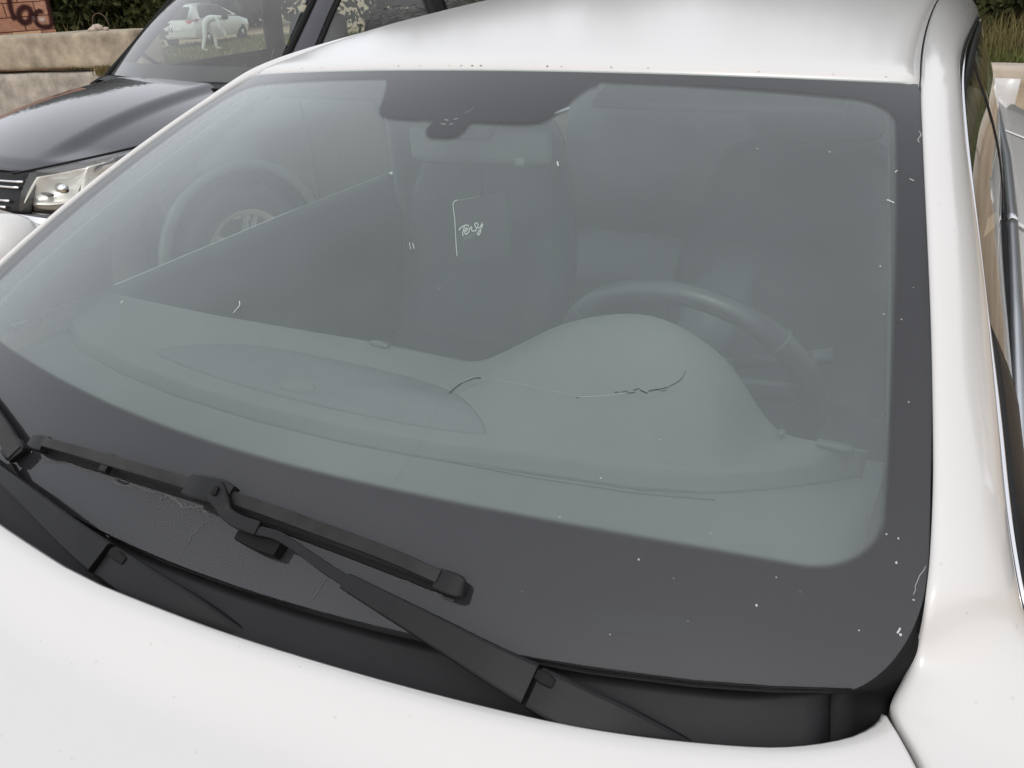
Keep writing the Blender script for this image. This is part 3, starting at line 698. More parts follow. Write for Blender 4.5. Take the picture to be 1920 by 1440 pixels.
# steering wheel
WC = np.array([.36, .665, .935]); tilt = R(24)
ea = np.array([1, 0, 0]); eb = np.array([0, -math.sin(tilt), math.cos(tilt)]); en = np.cross(ea, eb)
def wpt(an, r, h=0): return WC+r*(math.cos(an)*ea+math.sin(an)*eb)+h*en
ring = []
for t in np.linspace(0, 2*math.pi, 72, endpoint=False):
    th = .0175+.002*math.cos(2*t)
    for k in range(12):
        an = 2*math.pi*k/12; ring.append(wpt(t, .183+th*math.cos(an), th*math.sin(an)))
M['wheelrim'] = pbr('wheel_leather', (.045, .045, .048), .32, var=.1, bump=.05, bscale=500)
sw = cmk('steering_wheel', ring, [((i*12+k), (i*12+(k+1) % 12), (((i+1) % 72)*12+(k+1) % 12), (((i+1) % 72)*12+k)) for i in range(72) for k in range(12)], M['wheelrim'])
for an in (R(8), R(172), R(270)):
    tube_pts = [wpt(an, .04, .012), wpt(an, .11, .004), wpt(an, .178, 0)]; ctube('spoke', tube_pts, [.03, .024, .02], M['trim'], sw, n=8, up=tuple(en), flat=.35)
rw = np.column_stack([ea, eb, en]); crbox('wheel_hub', wpt(0, 0, .0), (.15, .12, .05), .024, M['trim'], sw, rot=rw)
for an in (R(42), R(138)):
    q = [wpt(an+d, .183+.019*math.cos(k), .019*math.sin(k)) for d in (-.012, .012) for k in np.linspace(0, 6.283, 12, endpoint=False)]
    cmk('rim_ring', q, gridf(12, 2) if False else [(k, (k+1) % 12, 12+(k+1) % 12, 12+k) for k in range(12)], M['mirror_case'], sw)
ctube('column_stalk', [wpt(R(10), .05, -.04), wpt(R(14), .15, -.045), wpt(R(15), .20, -.05)], [.009, .011, .012], M['trim'], sw)
ctube('steering_column', [WC-en*.02, WC-en*.25], [.045, .05], M['trim'], sw, n=12)
# seats
def seat(x, y):
    st = crbox('front_seat', (x, y, .56), (.52, .54, .2), .08, M['seat'], n=9)
    vs = []; n1, n2 = 24, 16
    for i in range(n1):
        t = i/(n1-1); z = .58+.56*t; yb = y+.20+.17*t; wd = .27*(1-.16*(1-t)**2)*(1-.42*t**3.2); 
        for j in range(n2):
            an = 2*math.pi*j/n2; cx_ = math.copysign(abs(math.cos(an))**.55, math.cos(an)); cy_ = math.copysign(abs(math.sin(an))**.7, math.sin(an))
            th = .075*(1-.3*t)*(1-.0)+(.03 if (cy_ < 0 and abs(cx_) > .72) else 0); cap = 1 if 0 < t < 1 else .8
            vs.append((x+wd*cx_*cap, yb+th*cy_*cap-.0, z))
    fs = [(i*n2+j, i*n2+(j+1) % n2, (i+1)*n2+(j+1) % n2, (i+1)*n2+j) for i in range(n1-1) for j in range(n2)]+[tuple(range(n2)), tuple(range((n1-1)*n2, n1*n2))]
    cmk('backrest', vs, fs, M['seat'], st)
    crbox('headrest', (x, y+.40, 1.225), (.28, .10, .19), .048, M['seat'], st, n=9, rot=rotx(-.2))
    for sx_ in (-.06, .06): ctube('headrest_post', [(x+sx_, y+.375, 1.10), (x+sx_, y+.39, 1.17)], .006, M['chrome'], st, n=6)
    return st
seat(.37, 1.02); seat(-.37, 1.0)
rs = crbox('rear_bench', (0, 1.98, .55), (1.30, .5, .2), .08, M['bench'], n=9)
crbox('backrest', (0, 2.28, .86), (1.28, .18, .56), .08, M['bench'], rs, n=9, rot=rotx(-.3))
for x in (-.38, .38): crbox('headrest', (x, 2.38, 1.13), (.25, .09, .13), .04, M['bench'], rs, n=7)
csurf('parcel_shelf', lambda a, b: np.array([(2*a-1)*.56, 2.34+.42*b, 1.0]), 5, 4, M['trim'], solid=.02)
csurf('cabin_floor', lambda a, b: np.array([(2*a-1)*.78, .15+2.55*b, .36]), 5, 5, M['bench'], solid=.03)
csurf('bulkhead', lambda a, b: np.array([(2*a-1)*.72, .16+.04*b, .34+.59*b]), 5, 5, M['rubber'], solid=.02)
crbox('centre_console', (0, .95, .58), (.24, .95, .22), .06, M['trim'], n=7)
for s in (1, -1):
    def dt(a, b):
        y = .36+1.0*a; x, z = lin(BTL, y); k = b
        return np.array([s*(x-.036-.05*math.sin(min(1, k*5)*math.pi/2)-.02*smooth(.35, .5, k)+.02*smooth(.55, .7, k)), y, z+.016-.56*k-.006*math.sin(min(1, k*6)*math.pi)])
    csurf('door_trim', dt, 30, 30, M['trim'], solid=.004)
    def dt2(a, b):
        y = 1.50+.75*a; x, z = lin(BTL, y); return np.array([s*(x-.036-.05*math.sin(min(1, b*5)*math.pi/2)), y, z+.005-.56*b])
    csurf('door_trim', dt2, 16, 20, M['trim'], solid=.004)
    def pt(a, b): return mir(gpt_side(a, b), s)
    def bp_(a, b):
        t = np.array([.585, 1.22+.10*a, 1.335]); q = np.array([.70, 1.40+.16*a, .70]); return mir(t*(1-b)+q*b+np.array([.02*math.sin(math.pi*b), 0, 0]), s)
    csurf('pillar_trim', bp_, 6, 14, M['bench'], solid=.02)
    def ap(a, b):
        k = 62+a*66; i = int(k); q0 = IC[i]+np.array([-.035, .01, -.03]); q1 = OC[i]+np.array([-.03, .02, -.02]); return mir(q0*(1-b)+q1*b, s)
    csurf('pillar_trim', ap, 40, 4, M['mirror_case'], solid=.006)
# interior mirror and its foot
rv = crbox('interior_mirror', (.035, .655, 1.262), (.225, .035, .062), .017, M['mirror_case'], n=9, rot=rotz(.12))
ctube('mirror_stem', [Sh(.05, .86, -.008), (.045, .64, 1.29), (.04, .652, 1.27)], [.016, .011, .010], M['trim'], rv, n=10)
crbox('mirror_tab', (.112, .636, 1.245), (.018, .006, .013), .002, M['dash'], rv, n=4)
crbox('sensor_box', Sh(.03, .90, -.028), (.11, .10, .03), .012, M['trim'], rv, n=6, rot=rotx(R(26)))
for s in (1, -1):
    crbox('sun_visor', (s*.33, .86, 1.315), (.36, .14, .018), .008, M['trim'], n=6, rot=rotx(R(14)))

# ------------------------------------------------------------------ hanging card with lettering
fr_root = tag(empty('hanging_card', tuple(at((900, 430), 1, .62)-np.array([0, 0, .05]))), 'dark rounded hanging card with white script lettering behind windscreen', 'air freshener')
fo = np.array(fr_root.location)
def cpl(px, dy=0.0): return at(px, 1, .62+dy)-fo
cc = [cpl(p) for p in [(856, 376), (873, 374), (898, 369), (940, 362), (948, 368), (953, 420), (957, 466), (951, 476), (905, 485), (862, 493), (858, 488), (855, 440), (852, 386)]]
co = mk('card', cc, [tuple(range(len(cc)))], M['card'], fr_root, smooth=False, solid=.003)
co.modifiers['s'].offset = 1 if False else 0
def cs(name, strokes, mat, wd, scale=11.07, ox=840, oy=360, dy=-.003):
    parts = []
    for st in strokes:
        q = spl([(ox+x/scale, oy+y/scale) for x, y in st], max(6, 5*len(st))); Pp = [cpl(tuple(x), dy) for x in q]
        parts.append(ribbon_data(Pp, [np.array([0, -1, 0])]*len(Pp), wd))
    V, F = join(parts); return mk(name, V, F, mat, co, smooth=False, recalc=False)
cs('lettering', [[(225, 790), (265, 745), (330, 702), (395, 685), (425, 700), (428, 722)], [(345, 700), (325, 780), (306, 850), (308, 895), (328, 905)],
     [(350, 832), (395, 795), (405, 755), (385, 745), (358, 785), (346, 845), (368, 876), (408, 852), (432, 815)],
     [(446, 742), (440, 790), (436, 842)], [(437, 830), (455, 765), (480, 725), (497, 730), (490, 785), (508, 815), (532, 792)],
     [(612, 655), (585, 640), (556, 668), (560, 705), (588, 745), (580, 795), (548, 812), (530, 795)],
     [(632, 655), (614, 705), (630, 748), (662, 735), (690, 680), (706, 630)], [(704, 640), (694, 720), (668, 845), (636, 892), (612, 872), (632, 825), (690, 755), (730, 660)]], M['ink'], .0014)
cs('card_edge_highlight', [[(640, 90), (420, 135), (200, 168)]], M['ink2'], .0006)
cs('card_edge_highlight', [[(200, 168), (150, 182), (112, 225), (106, 280), (125, 450), (140, 570), (150, 760), (160, 950), (172, 1150), (188, 1330)]], M['ink'], .0011)  # highlights on the card's top and left edges, painted as pale strokes
cs('underline', [[(315, 1012), (420, 965), (530, 912)]], M['ink2'], .0007)
td = bpy.data.curves.new('small_lettering', 'FONT'); td.body = 'exclusive'; td.size = .0062; td.space_character = 1.15
to = bpy.data.objects.new('small_lettering', td); td.materials.append(M['ink2']); link(to, co)
to.location = tuple(cpl((840+335/11.07, 360+975/11.07), -.0035)); to.rotation_euler = (R(90), -R(24), 0)
dg = bpy.context.evaluated_depsgraph_get(); me = bpy.data.meshes.new_from_object(to.evaluated_get(dg)); tm = bpy.data.objects.new('small_lettering', me)
tm.matrix_local = to.matrix_local; bpy.data.objects.remove(to); link(tm, co); tm.location = tuple(cpl((840+335/11.07, 360+975/11.07), -.0035)); tm.rotation_euler = (R(90), -R(24), 0)
tm.name = 'small_lettering'
tube('cord', [cpl((905, 368)), np.array([.042, .645, 1.24])-fo], .0006, M['rubber'], fr_root, n=5)

# ------------------------------------------------------------------ wipers
def gfr(px, h):
    u, v = gluv(px, h); return Sh(u, v, h), Sn(u, v)
def strip_loft(name, spec, mat, parent, th=.006, rnd=.35):
    """spec rows (px centre, width m, height above glass m); rounded-top flat bar"""
    C = np.array([[*r[0], r[1], r[2]] for r in spec], float); Q = spl(C, max(8, 5*len(C))); vs = []; pts = []; ns = []
    for x, y, wd, h in Q: p_, n_ = gfr((x, y), h); pts.append(p_); ns.append(n_)
    prof = [(-.5, -1), (-.5, -.2), (-.46, -.02), (-.40, .06), (.40, .06), (.46, -.02), (.5, -.2), (.5, -1)]
    for i in range(len(pts)):
        t = pts[min(i+1, len(pts)-1)]-pts[max(i-1, 0)]; t /= np.linalg.norm(t); s_ = np.cross(t, ns[i]); s_ /= np.linalg.norm(s_); n_ = np.cross(s_, t)
        for a, b in prof: vs.append(pts[i]+s_*a*Q[i][2]+n_*b*th)
    k = len(prof); n = len(pts)
    fs = [(i*k+j, i*k+(j+1) % k, (i+1)*k+(j+1) % k, (i+1)*k+j) for i in range(n-1) for j in range(k)]+[tuple(range(k)), tuple(range((n-1)*k, n*k))]
    return cmk(name, vs, fs, mat, parent, smooth=False, bevel=.0008)
# driver's wiper
wa = strip_loft('wiper', [((645, 1088), .015, .026), ((720, 1130), .019, .027), ((820, 1186), .024, .026), ((920, 1243), .029, .024), ((994, 1282), .033, .020)], M['plastic'], car, th=.010)
wa['label'] = 'wiper with its blade resting on the lower windscreen'
strip_loft('arm_rod', [((470, 992), .009, .022), ((520, 1004), .009, .024), ((570, 1036), .009, .025), ((615, 1068), .010, .025), ((660, 1096), .010, .025)], M['plastic'], wa, th=.006)
strip_loft('arm_hook', [((398, 915), .022, .030), ((412, 940), .017, .030), ((424, 962), .013, .027), ((448, 978), .0135, .025), ((482, 990), .014, .024)], M['plastic'], wa, th=.007)
strip_loft('blade_clip', [((350, 906), .025, .024), ((372, 912), .027, .027), ((405, 920), .027, .027), ((428, 930), .023, .024)], M['plastic'], wa, th=.014)
strip_loft('clip_button', [((398, 917), .008, .0325), ((402, 919), .010, .033), ((407, 920), .008, .0325)], M['rubber'], wa, th=.003)
strip_loft('spoiler_blade', [((80, 827), .0115, .018), ((200, 861), .0125, .020), ((340, 902), .0130, .021), ((470, 944), .0130, .021), ((600, 991), .0130, .021), ((720, 1036), .0125, .020), ((822, 1080), .0120, .018)], M['blade'], wa, th=.004)
strip_loft('blade_rubber', [((76, 846), .0045, .003), ((200, 885), .0045, .003), ((340, 928), .0045, .003), ((470, 972), .0045, .003), ((600, 1020), .0045, .003), ((720, 1066), .0045, .003), ((850, 1117), .0045, .003)], M['rubber'], wa, th=.002)
strip_loft('end_cap', [((56, 824), .015, .014), ((66, 827), .019, .016), ((82, 831), .019, .016)], M['plastic'], wa, th=.008)
strip_loft('end_cap', [((818, 1084), .019, .016), ((845, 1094), .020, .016), ((864, 1102), .018, .014), ((872, 1106), .012, .010)], M['plastic'], wa, th=.009)
strip_loft('blade_collar', [((194, 865), .021, .0175), ((200, 867), .022, .018), ((206, 869), .021, .0175)], M['plastic'], wa, th=.008)
strip_loft('weight', [((445, 998), .014, .013), ((490, 1016), .018, .013), ((520, 1030), .014, .013)], M['rubber'], wa, th=.012)
strip_loft('hinge_cap', [((1000, 1288), .033, .014), ((1040, 1309), .035, .014), ((1090, 1336), .037, .012), ((1150, 1369), .041, .008), ((1225, 1410), .042, .000), ((1320, 1462), .042, -.012)], M['plastic'], wa, th=.010)
strip_loft('hinge_pin', [((1004, 1262), .008, .018), ((1018, 1270), .010, .018), ((1038, 1283), .008, .016)], M['rubber'], wa, th=.008)
# passenger's wiper
wb = strip_loft('wiper', [((-70, 835), .012, .022), ((5, 893), .016, .026), ((60, 940), .021, .026), ((120, 993), .027, .024), ((184, 1044), .033, .020)], M['plastic'], car, th=.010)
wb['label'] = 'wiper with its hinge half under the bonnet edge'
strip_loft('hinge_cap', [((193, 1050), .033, .014), ((230, 1076), .035, .014), ((280, 1111), .037, .012), ((335, 1149), .041, .008), ((405, 1198), .042, .000), ((500, 1264), .042, -.012)], M['plastic'], wb, th=.010)
strip_loft('hinge_pin', [((205, 1032), .008, .018), ((218, 1041), .010, .018), ((232, 1052), .008, .016)], M['rubber'], wb, th=.008)
strip_loft('spoiler_blade', [((26, 848), .020, .016), ((0, 805), .020, .017), ((-60, 720), .019, .017), ((-160, 600), .018, .016), ((-300, 470), .016, .015)], M['blade'], wb, th=.008)
strip_loft('end_cap', [((30, 855), .022, .012), ((24, 846), .025, .015), ((14, 832), .025, .015)], M['plastic'], wb, th=.010)
strip_loft('arm_rod', [((14, 872), .010, .012), ((30, 900), .009, .012), ((60, 935), .008, .012), ((110, 985), .006, .010)], M['rubber'], wb, th=.008)

# ------------------------------------------------------------------ DARK SUV beside it (local: x to its left, y back from its nose)
suv = tag(empty('parked_car', (-3.252, 1.377, -.008), -.1444), 'dark slate grey SUV parked beside the white sedan, chrome-striped grille', 'car')
def tsurf(name, fn, nu, nv, mat, parent=None, **k): return surf(name, fn, nu, nv, mat, parent or suv, **k)
def tmk(name, vs, fs, mat, parent=None, **k): return mk(name, vs, fs, mat, parent or suv, **k)
def thood(a, b):
    w_ = 2*a-1; f = np.array([w_*.72, .06+.19*w_*w_+.10*abs(w_)**6, .895-.035*w_*w_]); r = np.array([w_*.785, 1.10+.06*w_*w_, 1.085-.035*w_*w_])
    q = f*(1-b)+r*b; q[2] += .045*math.sin(math.pi*b)*(1-.6*w_*w_)
    edge = .60+.12*(1-b); q[2] -= .028*smooth(edge-.05, edge+.06, abs(w_))*smooth(0, .25, b)
    q[2] -= .02*(1-smooth(0, .06, b)); return q
tsurf('bonnet', thood, 81, 60, M['dpaint'], solid=.002)
TB = [(.0, .60, .80), (.12, .74, .84), (.3, .83, .875), (.55, .875, .92), (.95, .885, .97), (1.2, .87, 1.03), (1.35, .845, 1.06), (1.6, .835, 1.07), (2.4, .825, 1.085), (3.4, .80, 1.11), (3.9, .77, 1.13), (4.3, .70, 1.13)]
TW = (.855, 3.46)
def txw(y): return lin([(0, .62), (.12, .76), (.35, .87), (.7, .905), (3.6, .905), (4.1, .86), (4.42, .74)], y)[0]
def tzl(y):
    z = .28
    for yc in TW:
        d = abs(y-yc)
        if d < .40: z = max(z, .36+math.sqrt(.40**2-d*d))
    return z
def tside(y, f, s):
    xb, zb = lin(TB, y); X = txw(y); zl = tzl(y); z = zb+(zl-zb)*f; g = max(0, min(1, (zb-z)/.17)); x = xb+(X-xb)*(1-(1-g)**2.2)
    d = min(abs(y-c) for c in TW); r = math.hypot(d, z-.36)
    x += .018*smooth(.50, .42, r)-.04*smooth(.5, .28, z)-.012*math.sin(max(0, min(1, (z-.5)/.25))*math.pi)
    return np.array([s*x, y, z])
FV = [0, .02, .05, .1, .16, .24, .33, .43, .54, .65, .76, .87, .95, 1]
for s in (1, -1):
    for nm, y0, y1, n in (('fender', .50, 1.30, 60), ('door', 1.305, 2.44, 36), ('door', 2.446, 3.22, 40), ('quarter_panel', 3.226, 4.36, 60)):
        vs = [tside(y0+(y1-y0)*i/(n-1), f, s) for i in range(n) for f in FV]; o = tmk(nm, vs, gridf(n, len(FV)), M['dpaint'], solid=.002)
        if nm == 'door': hp = tside(y1-.18, .16, s); rbox('handle', hp+np.array([s*.014, 0, 0]), (.03, .2, .032), .013, M['dpaint'], o)
    # fender crown between bonnet and side
    def crown(a, b):
        y = .33+.97*a; h = thood(1 if s > 0 else 0, min(1, max(0, (y-.35)/.81))); h = np.array([h[0]+s*.004, y, h[2]]); xb, zb = lin(TB, y); q = np.array([s*xb, y, zb])
        r = h*(1-b)+q*b; r[2] += .012*math.sin(math.pi*b); return r
    tsurf('fender_crown', crown, 30, 8, M['dpaint'], solid=.002)
    # arch lip
    for yc in TW:
        row = []
        for t in np.linspace(-.15, math.pi+.15, 40):
            for r_, dx in ((.395, .012), (.40, .02), (.435, .018), (.445, .004)):
                y = yc+r_*math.cos(t); z = .36+r_*math.sin(t); row.append((s*(txw(y)+dx), y, z))
        tmk('arch_trim', row, gridf(40, 4), M['mirror_case'], solid=.002)
        c = np.array([s*.79, yc, .345]); prof = [(-.11, .22), (-.115, .29), (-.10, .335), (-.05, .345), (.05, .345), (.10, .335), (.115, .29), (.11, .225)]
        vs = [c+np.array([px_, r*math.cos(t), r*math.sin(t)]) for t in np.linspace(0, 2*math.pi, 48, endpoint=False) for px_, r in prof]
        wh = tmk('wheel', vs, gridf(48, len(prof), True), M['tyre'])
        parts = []
        for t in np.linspace(0, 2*math.pi, 5, endpoint=False):
            for dt_ in (-.16, .16): parts.append(rbox_data(c+np.array([s*.075, .12*math.cos(t+dt_), .12*math.sin(t+dt_)]), (.03, .19, .032), .01, 4, rotx(t+dt_*.6)))
        ring = [c+np.array([s*x_, r*math.cos(t), r*math.sin(t)]) for t in np.linspace(0, 2*math.pi, 48, endpoint=False) for x_, r in ((.108, .228), (.10, .20), (-.05, .20))]
        hub = [c+np.array([s*x_, r*math.cos(t), r*math.sin(t)]) for t in np.linspace(0, 2*math.pi, 24, endpoint=False) for x_, r in ((.05, .06), (.085, .055), (.092, .0))]
        parts += [(ring, gridf(48, 3, True)), (hub, gridf(24, 3, True))]; V, F = join(parts); tmk('rim', V, F, M['rim'], wh)
        disc = [c+np.array([s*.02, r*math.cos(t), r*math.sin(t)]) for t in np.linspace(0, 2*math.pi, 32, endpoint=False) for r in (.0, .17)]; tmk('brake_disc', disc, gridf(32, 2, True), M['lamp_house'], wh)
        ln = [np.array([s*x_, yc+.42*math.cos(t), .36+.42*math.sin(t)]) for t in np.linspace(-.1, math.pi+.1, 24) for x_ in (.55, .90)]; tmk('wheel_liner', ln, gridf(24, 2), M['rubber'], solid=.003)
# nose: bumper, grille, lamps
def tnose(x, z):
    t = x/.80; return np.array([x, -.02+.17*t*t+.16*abs(t)**8+.10*smooth(.62, .90, z)+.02*smooth(.45, .25, z), z])
bump = tsurf('front_bumper', lambda a, b: tnose((2*a-1)*.84, .705-.45*b), 51, 20, M['dpaint'], solid=.004)
tsurf('lower_intake', lambda a, b: tnose((2*a-1)*.60, .52-.16*b)+np.array([0, -.006, 0]), 31, 6, M['plastic'], bump, solid=.004)
gr = tsurf('grille', lambda a, b: tnose((2*a-1)*.56, .865-.165*b)+np.array([0, .012, 0]), 31, 8, M['plastic'], solid=.004)
for z, L_ in ((.825, .515), (.803, .495), (.752, .455), (.728, .44)):
    tube('chrome_bar', [tnose(L_*t, z)+np.array([0, -.004, 0]) for t in np.linspace(-1, 1, 25)], .0058, M['chrome'], gr, n=8)
for s in (1, -1):
    def hl(a, b, d=0.0):
        # a: inner -> outer, b: top -> bottom
        top = np.array([.555, .155, .862])*(1-a)+np.array([.875, .60, .925])*a; bot = np.array([.50, .085, .705])*(1-a)+np.array([.865, .50, .745])*a
        if b > .999 and False: pass
        q = top*(1-b)+bot*b; q = q+np.array([.022, -.045, 0])*math.sin(math.pi*a)+np.array([0, -.015, 0])*math.sin(math.pi*b)
        q[2] -= .035*math.sin(math.pi*min(1, a*1.6))*b if a < .625 else 0
        q = q+np.array([-.25, .9, -.1])*d; return np.array([s*q[0], q[1], q[2]])
    hs_ = tsurf('headlight', lambda a, b: hl(a, b, .075), 24, 10, M['lamp_house'], solid=.003)
    tsurf('lens', lambda a, b: hl(a, b, 0), 24, 10, M['lens'], hs_)
    tsurf('lamp_rim', lambda a, b: hl(.02+.30*a, .97-.03*b, .02-.01*b), 16, 3, M['reflector'], hs_, solid=.003)
    def bowl(a0, a1, b0, b1, dp):
        return lambda a, b: hl((a0+.05*(1-b) if a0 < .1 else a0)+(a1-a0)*a, b0+(b1-b0)*b, .012+dp*(math.sin(math.pi*min(max(a, .0), 1))**.6)*(math.sin(math.pi*b)**.6))
    tsurf('reflector_bowl', bowl(.015, .44, .13, .74, .06), 20, 14, M['reflector'], hs_, solid=.002)
    tsurf('reflector_bowl', bowl(.47, .78, .12, .66, .06), 20, 14, M['reflector'], hs_, solid=.002)
    tsurf('reflector_step', lambda a, b: hl(.07+.5*a, .74+.14*b, .02+.03*b), 14, 5, M['reflector'], hs_, solid=.002)
    c_ = hl(.27, .42, .03); tube('bulb_shield', [c_, c_+np.array([s*.07, -.012, .006])], [.022, .018], M['chrome'], hs_, n=12)
    rbox('shield_arm', hl(.18, .52, .025), (.09, .02, .01), .004, M['lamp_house'], hs_, n=4)
    ln_ = [hl(a, -.02, -.002) for a in np.linspace(-.15, 1.02, 24)]; tube('bonnet_gap', [q+np.array([0, .004, .006]) for q in ln_], .005, M['rubber'], suv, n=6)
# windscreen, pillars, roof
def twin(a, b, h=0):
    w_ = 2*a-1; q0 = np.array([w_*.775, 1.13+.11*w_*w_, 1.075-.008*w_*w_]); q1 = np.array([w_*.575, 1.80+.07*w_*w_, 1.585-.02*w_*w_]); q = q0*(1-b)+q1*b; q[2] += .03*math.sin(math.pi*b)+h; q[1] -= h*.6; return q
tw = tsurf('windscreen', twin, 31, 25, M['dglass'])
tsurf('frit_band', lambda a, b: twin(a, .11*b, -.004), 31, 4, M['plastic'], tw)
tsurf('cowl_panel', lambda a, b: np.array([(2*a-1)*.775, 1.06+.09*b+.09*(2*a-1)**2, 1.052+.012*b]), 31, 4, M['cowl'], solid=.003)
for s in (1, -1):
    I_ = spl([(.79, 1.22, 1.045), (.78, 1.25, 1.07), (.735, 1.41, 1.20), (.675, 1.62, 1.375), (.60, 1.84, 1.555), (.595, 1.98, 1.60), (.60, 2.4, 1.635), (.60, 3.2, 1.63), (.585, 3.8, 1.585), (.62, 4.15, 1.30), (.66, 4.32, 1.12)], 90)
    O_ = spl([(.862, 1.30, 1.045), (.85, 1.36, 1.07), (.80, 1.52, 1.21), (.74, 1.72, 1.38), (.68, 1.92, 1.515), (.665, 2.05, 1.545), (.66, 2.4, 1.56), (.655, 3.1, 1.55), (.66, 3.45, 1.50), (.71, 3.72, 1.30), (.78, 3.86, 1.12)], 90)
    row = []
    for k in range(90):
        d = O_[k]-I_[k]; n = np.array([.55, -.25, .8])
        for f in (0, .05, .2, .5, .8, .95, 1): q = I_[k]+d*f+n*.05*np.linalg.norm(d)*(1-abs(2*f-1)**2.5)*3; row.append(mir(q, s))
    tmk('side_frame', row, gridf(90, 7), M['dpaint'], solid=.003)
    tube('window_seal', [mir(O_[k]+np.array([.004, .012, -.006]), s) for k in range(4, 90)], .013, M['rubber'], suv, n=8)
    tube('windscreen_seal', [mir(I_[k]+np.array([.012, 0, .008]), s) for k in range(2, 38)], .016, M['rubber'], suv, n=8)
    OY = O_[:, 1]
    def ttop(y): return np.array([np.interp(y, OY, O_[:, 0]), y, np.interp(y, OY, O_[:, 2])])
    def tgl(a, b, ta, tb, ba, bb_, out=0):
        yb = ba+(bb_-ba)*a; x, z = lin(TB, yb); q = ttop(ta+(tb-ta)*a)*(1-b)+np.array([x-.012, yb, z])*b; return mir(q+np.array([.02*math.sin(math.pi*b)+out, 0, 0]), s)
    tsurf('side_window', lambda a, b: tgl(a, b, 1.34, 2.36, 1.34, 2.40), 24, 10, M['dglass'])
    tsurf('side_window', lambda a, b: tgl(a, b, 2.46, 3.40, 2.50, 3.40), 24, 10, M['dglass'])
    tsurf('side_window', lambda a, b: tgl(a, b, 3.46, 3.84, 3.46, 3.84), 12, 10, M['dglass'])
    tsurf('door_pillar', lambda a, b: tgl(a, b, 2.34, 2.48, 2.38, 2.52, .004), 5, 10, M['plastic'], solid=.03)
    tsurf('door_pillar', lambda a, b: tgl(a, b, 3.38, 3.48, 3.38, 3.48, .004), 5, 10, M['plastic'], solid=.03)
    tube('quarter_bar', [tgl(.13, b, 1.34, 2.36, 1.46, 2.40, 0) for b in np.linspace(0, 1, 8)], .014, M['plastic'], suv, n=6)
    # folded mirror
    if s > 0:
        mm_ = rbox('side_mirror', (s*.945, 1.66, 1.155), (.10, .20, .15), .048, M['dpaint'], suv, n=9)
        tube('mirror_arm', [(s*.84, 1.50, 1.08), (s*.90, 1.56, 1.10)], [.03, .03], M['plastic'], mm_)
    tmk('pillar_foot', [mir(q, s) for q in [(.755, 1.16, 1.055), (.81, 1.12, 1.025), (.875, 1.26, 1.03), (.83, 1.30, 1.065)]], [(0, 1, 2, 3)], M['plastic'], smooth=False, solid=.012)
def troof(a, b):
    w_ = 2*a-1; y = 1.81+.07*w_*w_+1.98*b-.0; xr = .60-.01*smooth(.8, 1, b); z = 1.588+.07*math.sin(math.pi*min(1, b*.62+.02))+.02*(1-w_*w_)-.02*smooth(.7, 1, b); return np.array([w_*xr, y, z])
tsurf('roof', troof, 25, 25, M['dpaint'], solid=.02)
tsurf('headliner', lambda a, b: troof(a, b)+np.array([0, 0, -.04]), 12, 12, M['liner'], solid=.004)
tsurf('rear_window', lambda a, b: np.array([(2*a-1)*(.57+.06*b), 3.86+.42*b, 1.565-.42*b]), 12, 8, M['dglass'])
tsurf('tailgate', lambda a, b: np.array([(2*a-1)*.70, 4.33+.06*math.sin(math.pi*b)-.08*(2*a-1)**2, 1.14-.85*b]), 20, 10, M['dpaint'], solid=.004)
# wiper of the SUV
def tg(px, b0):
    c, d = ray(px); mwi = np.array((Matrix.Translation(suv.location) @ Matrix.Rotation(-.1444, 4, 'Z')).inverted())
    for k in range(2400):
        q = c+d*(2.2+k*.0012); l = (mwi@np.append(q, 1))[:3]
        b = (l[1]-1.13-.11*(l[0]/.75)**2)/.67
        if b > -.12 and l[2] <= 1.072+.51*b+b0: return l
    return l
twp = tube('wiper', [tg(p, .025) for p in [(212, 153), (240, 154), (270, 155), (310, 159), (345, 162)]], [.007, .011, .012, .010, .006], M['plastic'], suv, n=8)
tube('arm', [tg(p, .04) for p in [(268, 150), (300, 156), (345, 163), (390, 170)]], [.008, .009, .011, .013], M['plastic'], twp, n=8)
rbox('blade_clip', tg((272, 152), .035), (.07, .02, .03), .009, M['plastic'], twp, n=5)
# interior of the SUV
tsurf('dashboard', lambda a, b: np.array([(2*a-1)*.70, 1.16+.10*(2*a-1)**2+.50*b, 1.055-.02*b+.075*math.exp(-((2*a-1)*.70-.36)**2/.022)*smooth(.35, .85, b)-.4*smooth(.93, 1, b)]), 60, 24, M['dash'], solid=.004)
for dx in (.33, .43):
    t_ = np.linspace(0, 2*math.pi, 20); tube('gauge_ring', [np.array([dx+.028*math.cos(t), 1.40+.012*math.sin(t), 1.098+.024*math.sin(t)]) for t in t_], .004, M['rubber'], suv, n=6)
tring = [np.array([.36+(.185+.016*math.cos(k))*math.cos(t), 1.86-.07*math.sin(t)+.016*math.sin(k)*.9, 1.02+(.185+.016*math.cos(k))*math.sin(t)*.92+.016*math.sin(k)*.35]) for t in np.linspace(0, 6.283, 40, endpoint=False) for k in np.linspace(0, 6.283, 8, endpoint=False)]
tsw = tmk('steering_wheel', tring, [(i*8+k, i*8+(k+1) % 8, ((i+1) % 40)*8+(k+1) % 8, ((i+1) % 40)*8+k) for i in range(40) for k in range(8)], M['trim'])
tube('spoke', [(.19, 1.86, 1.02), (.36, 1.85, 1.01), (.53, 1.86, 1.02)], [.02, .05, .02], M['trim'], tsw)
for x in (.37, -.37):
    st = rbox('front_seat', (x, 2.15, .72), (.52, .5, .22), .08, M['seat'], suv, n=7); rbox('backrest', (x, 2.44, 1.02), (.50, .15, .58), .07, M['seat'], st, n=8, rot=rotx(-.25)); rbox('headrest', (x, 2.55, 1.40), (.27, .1, .18), .045, M['seat'], st, n=7)
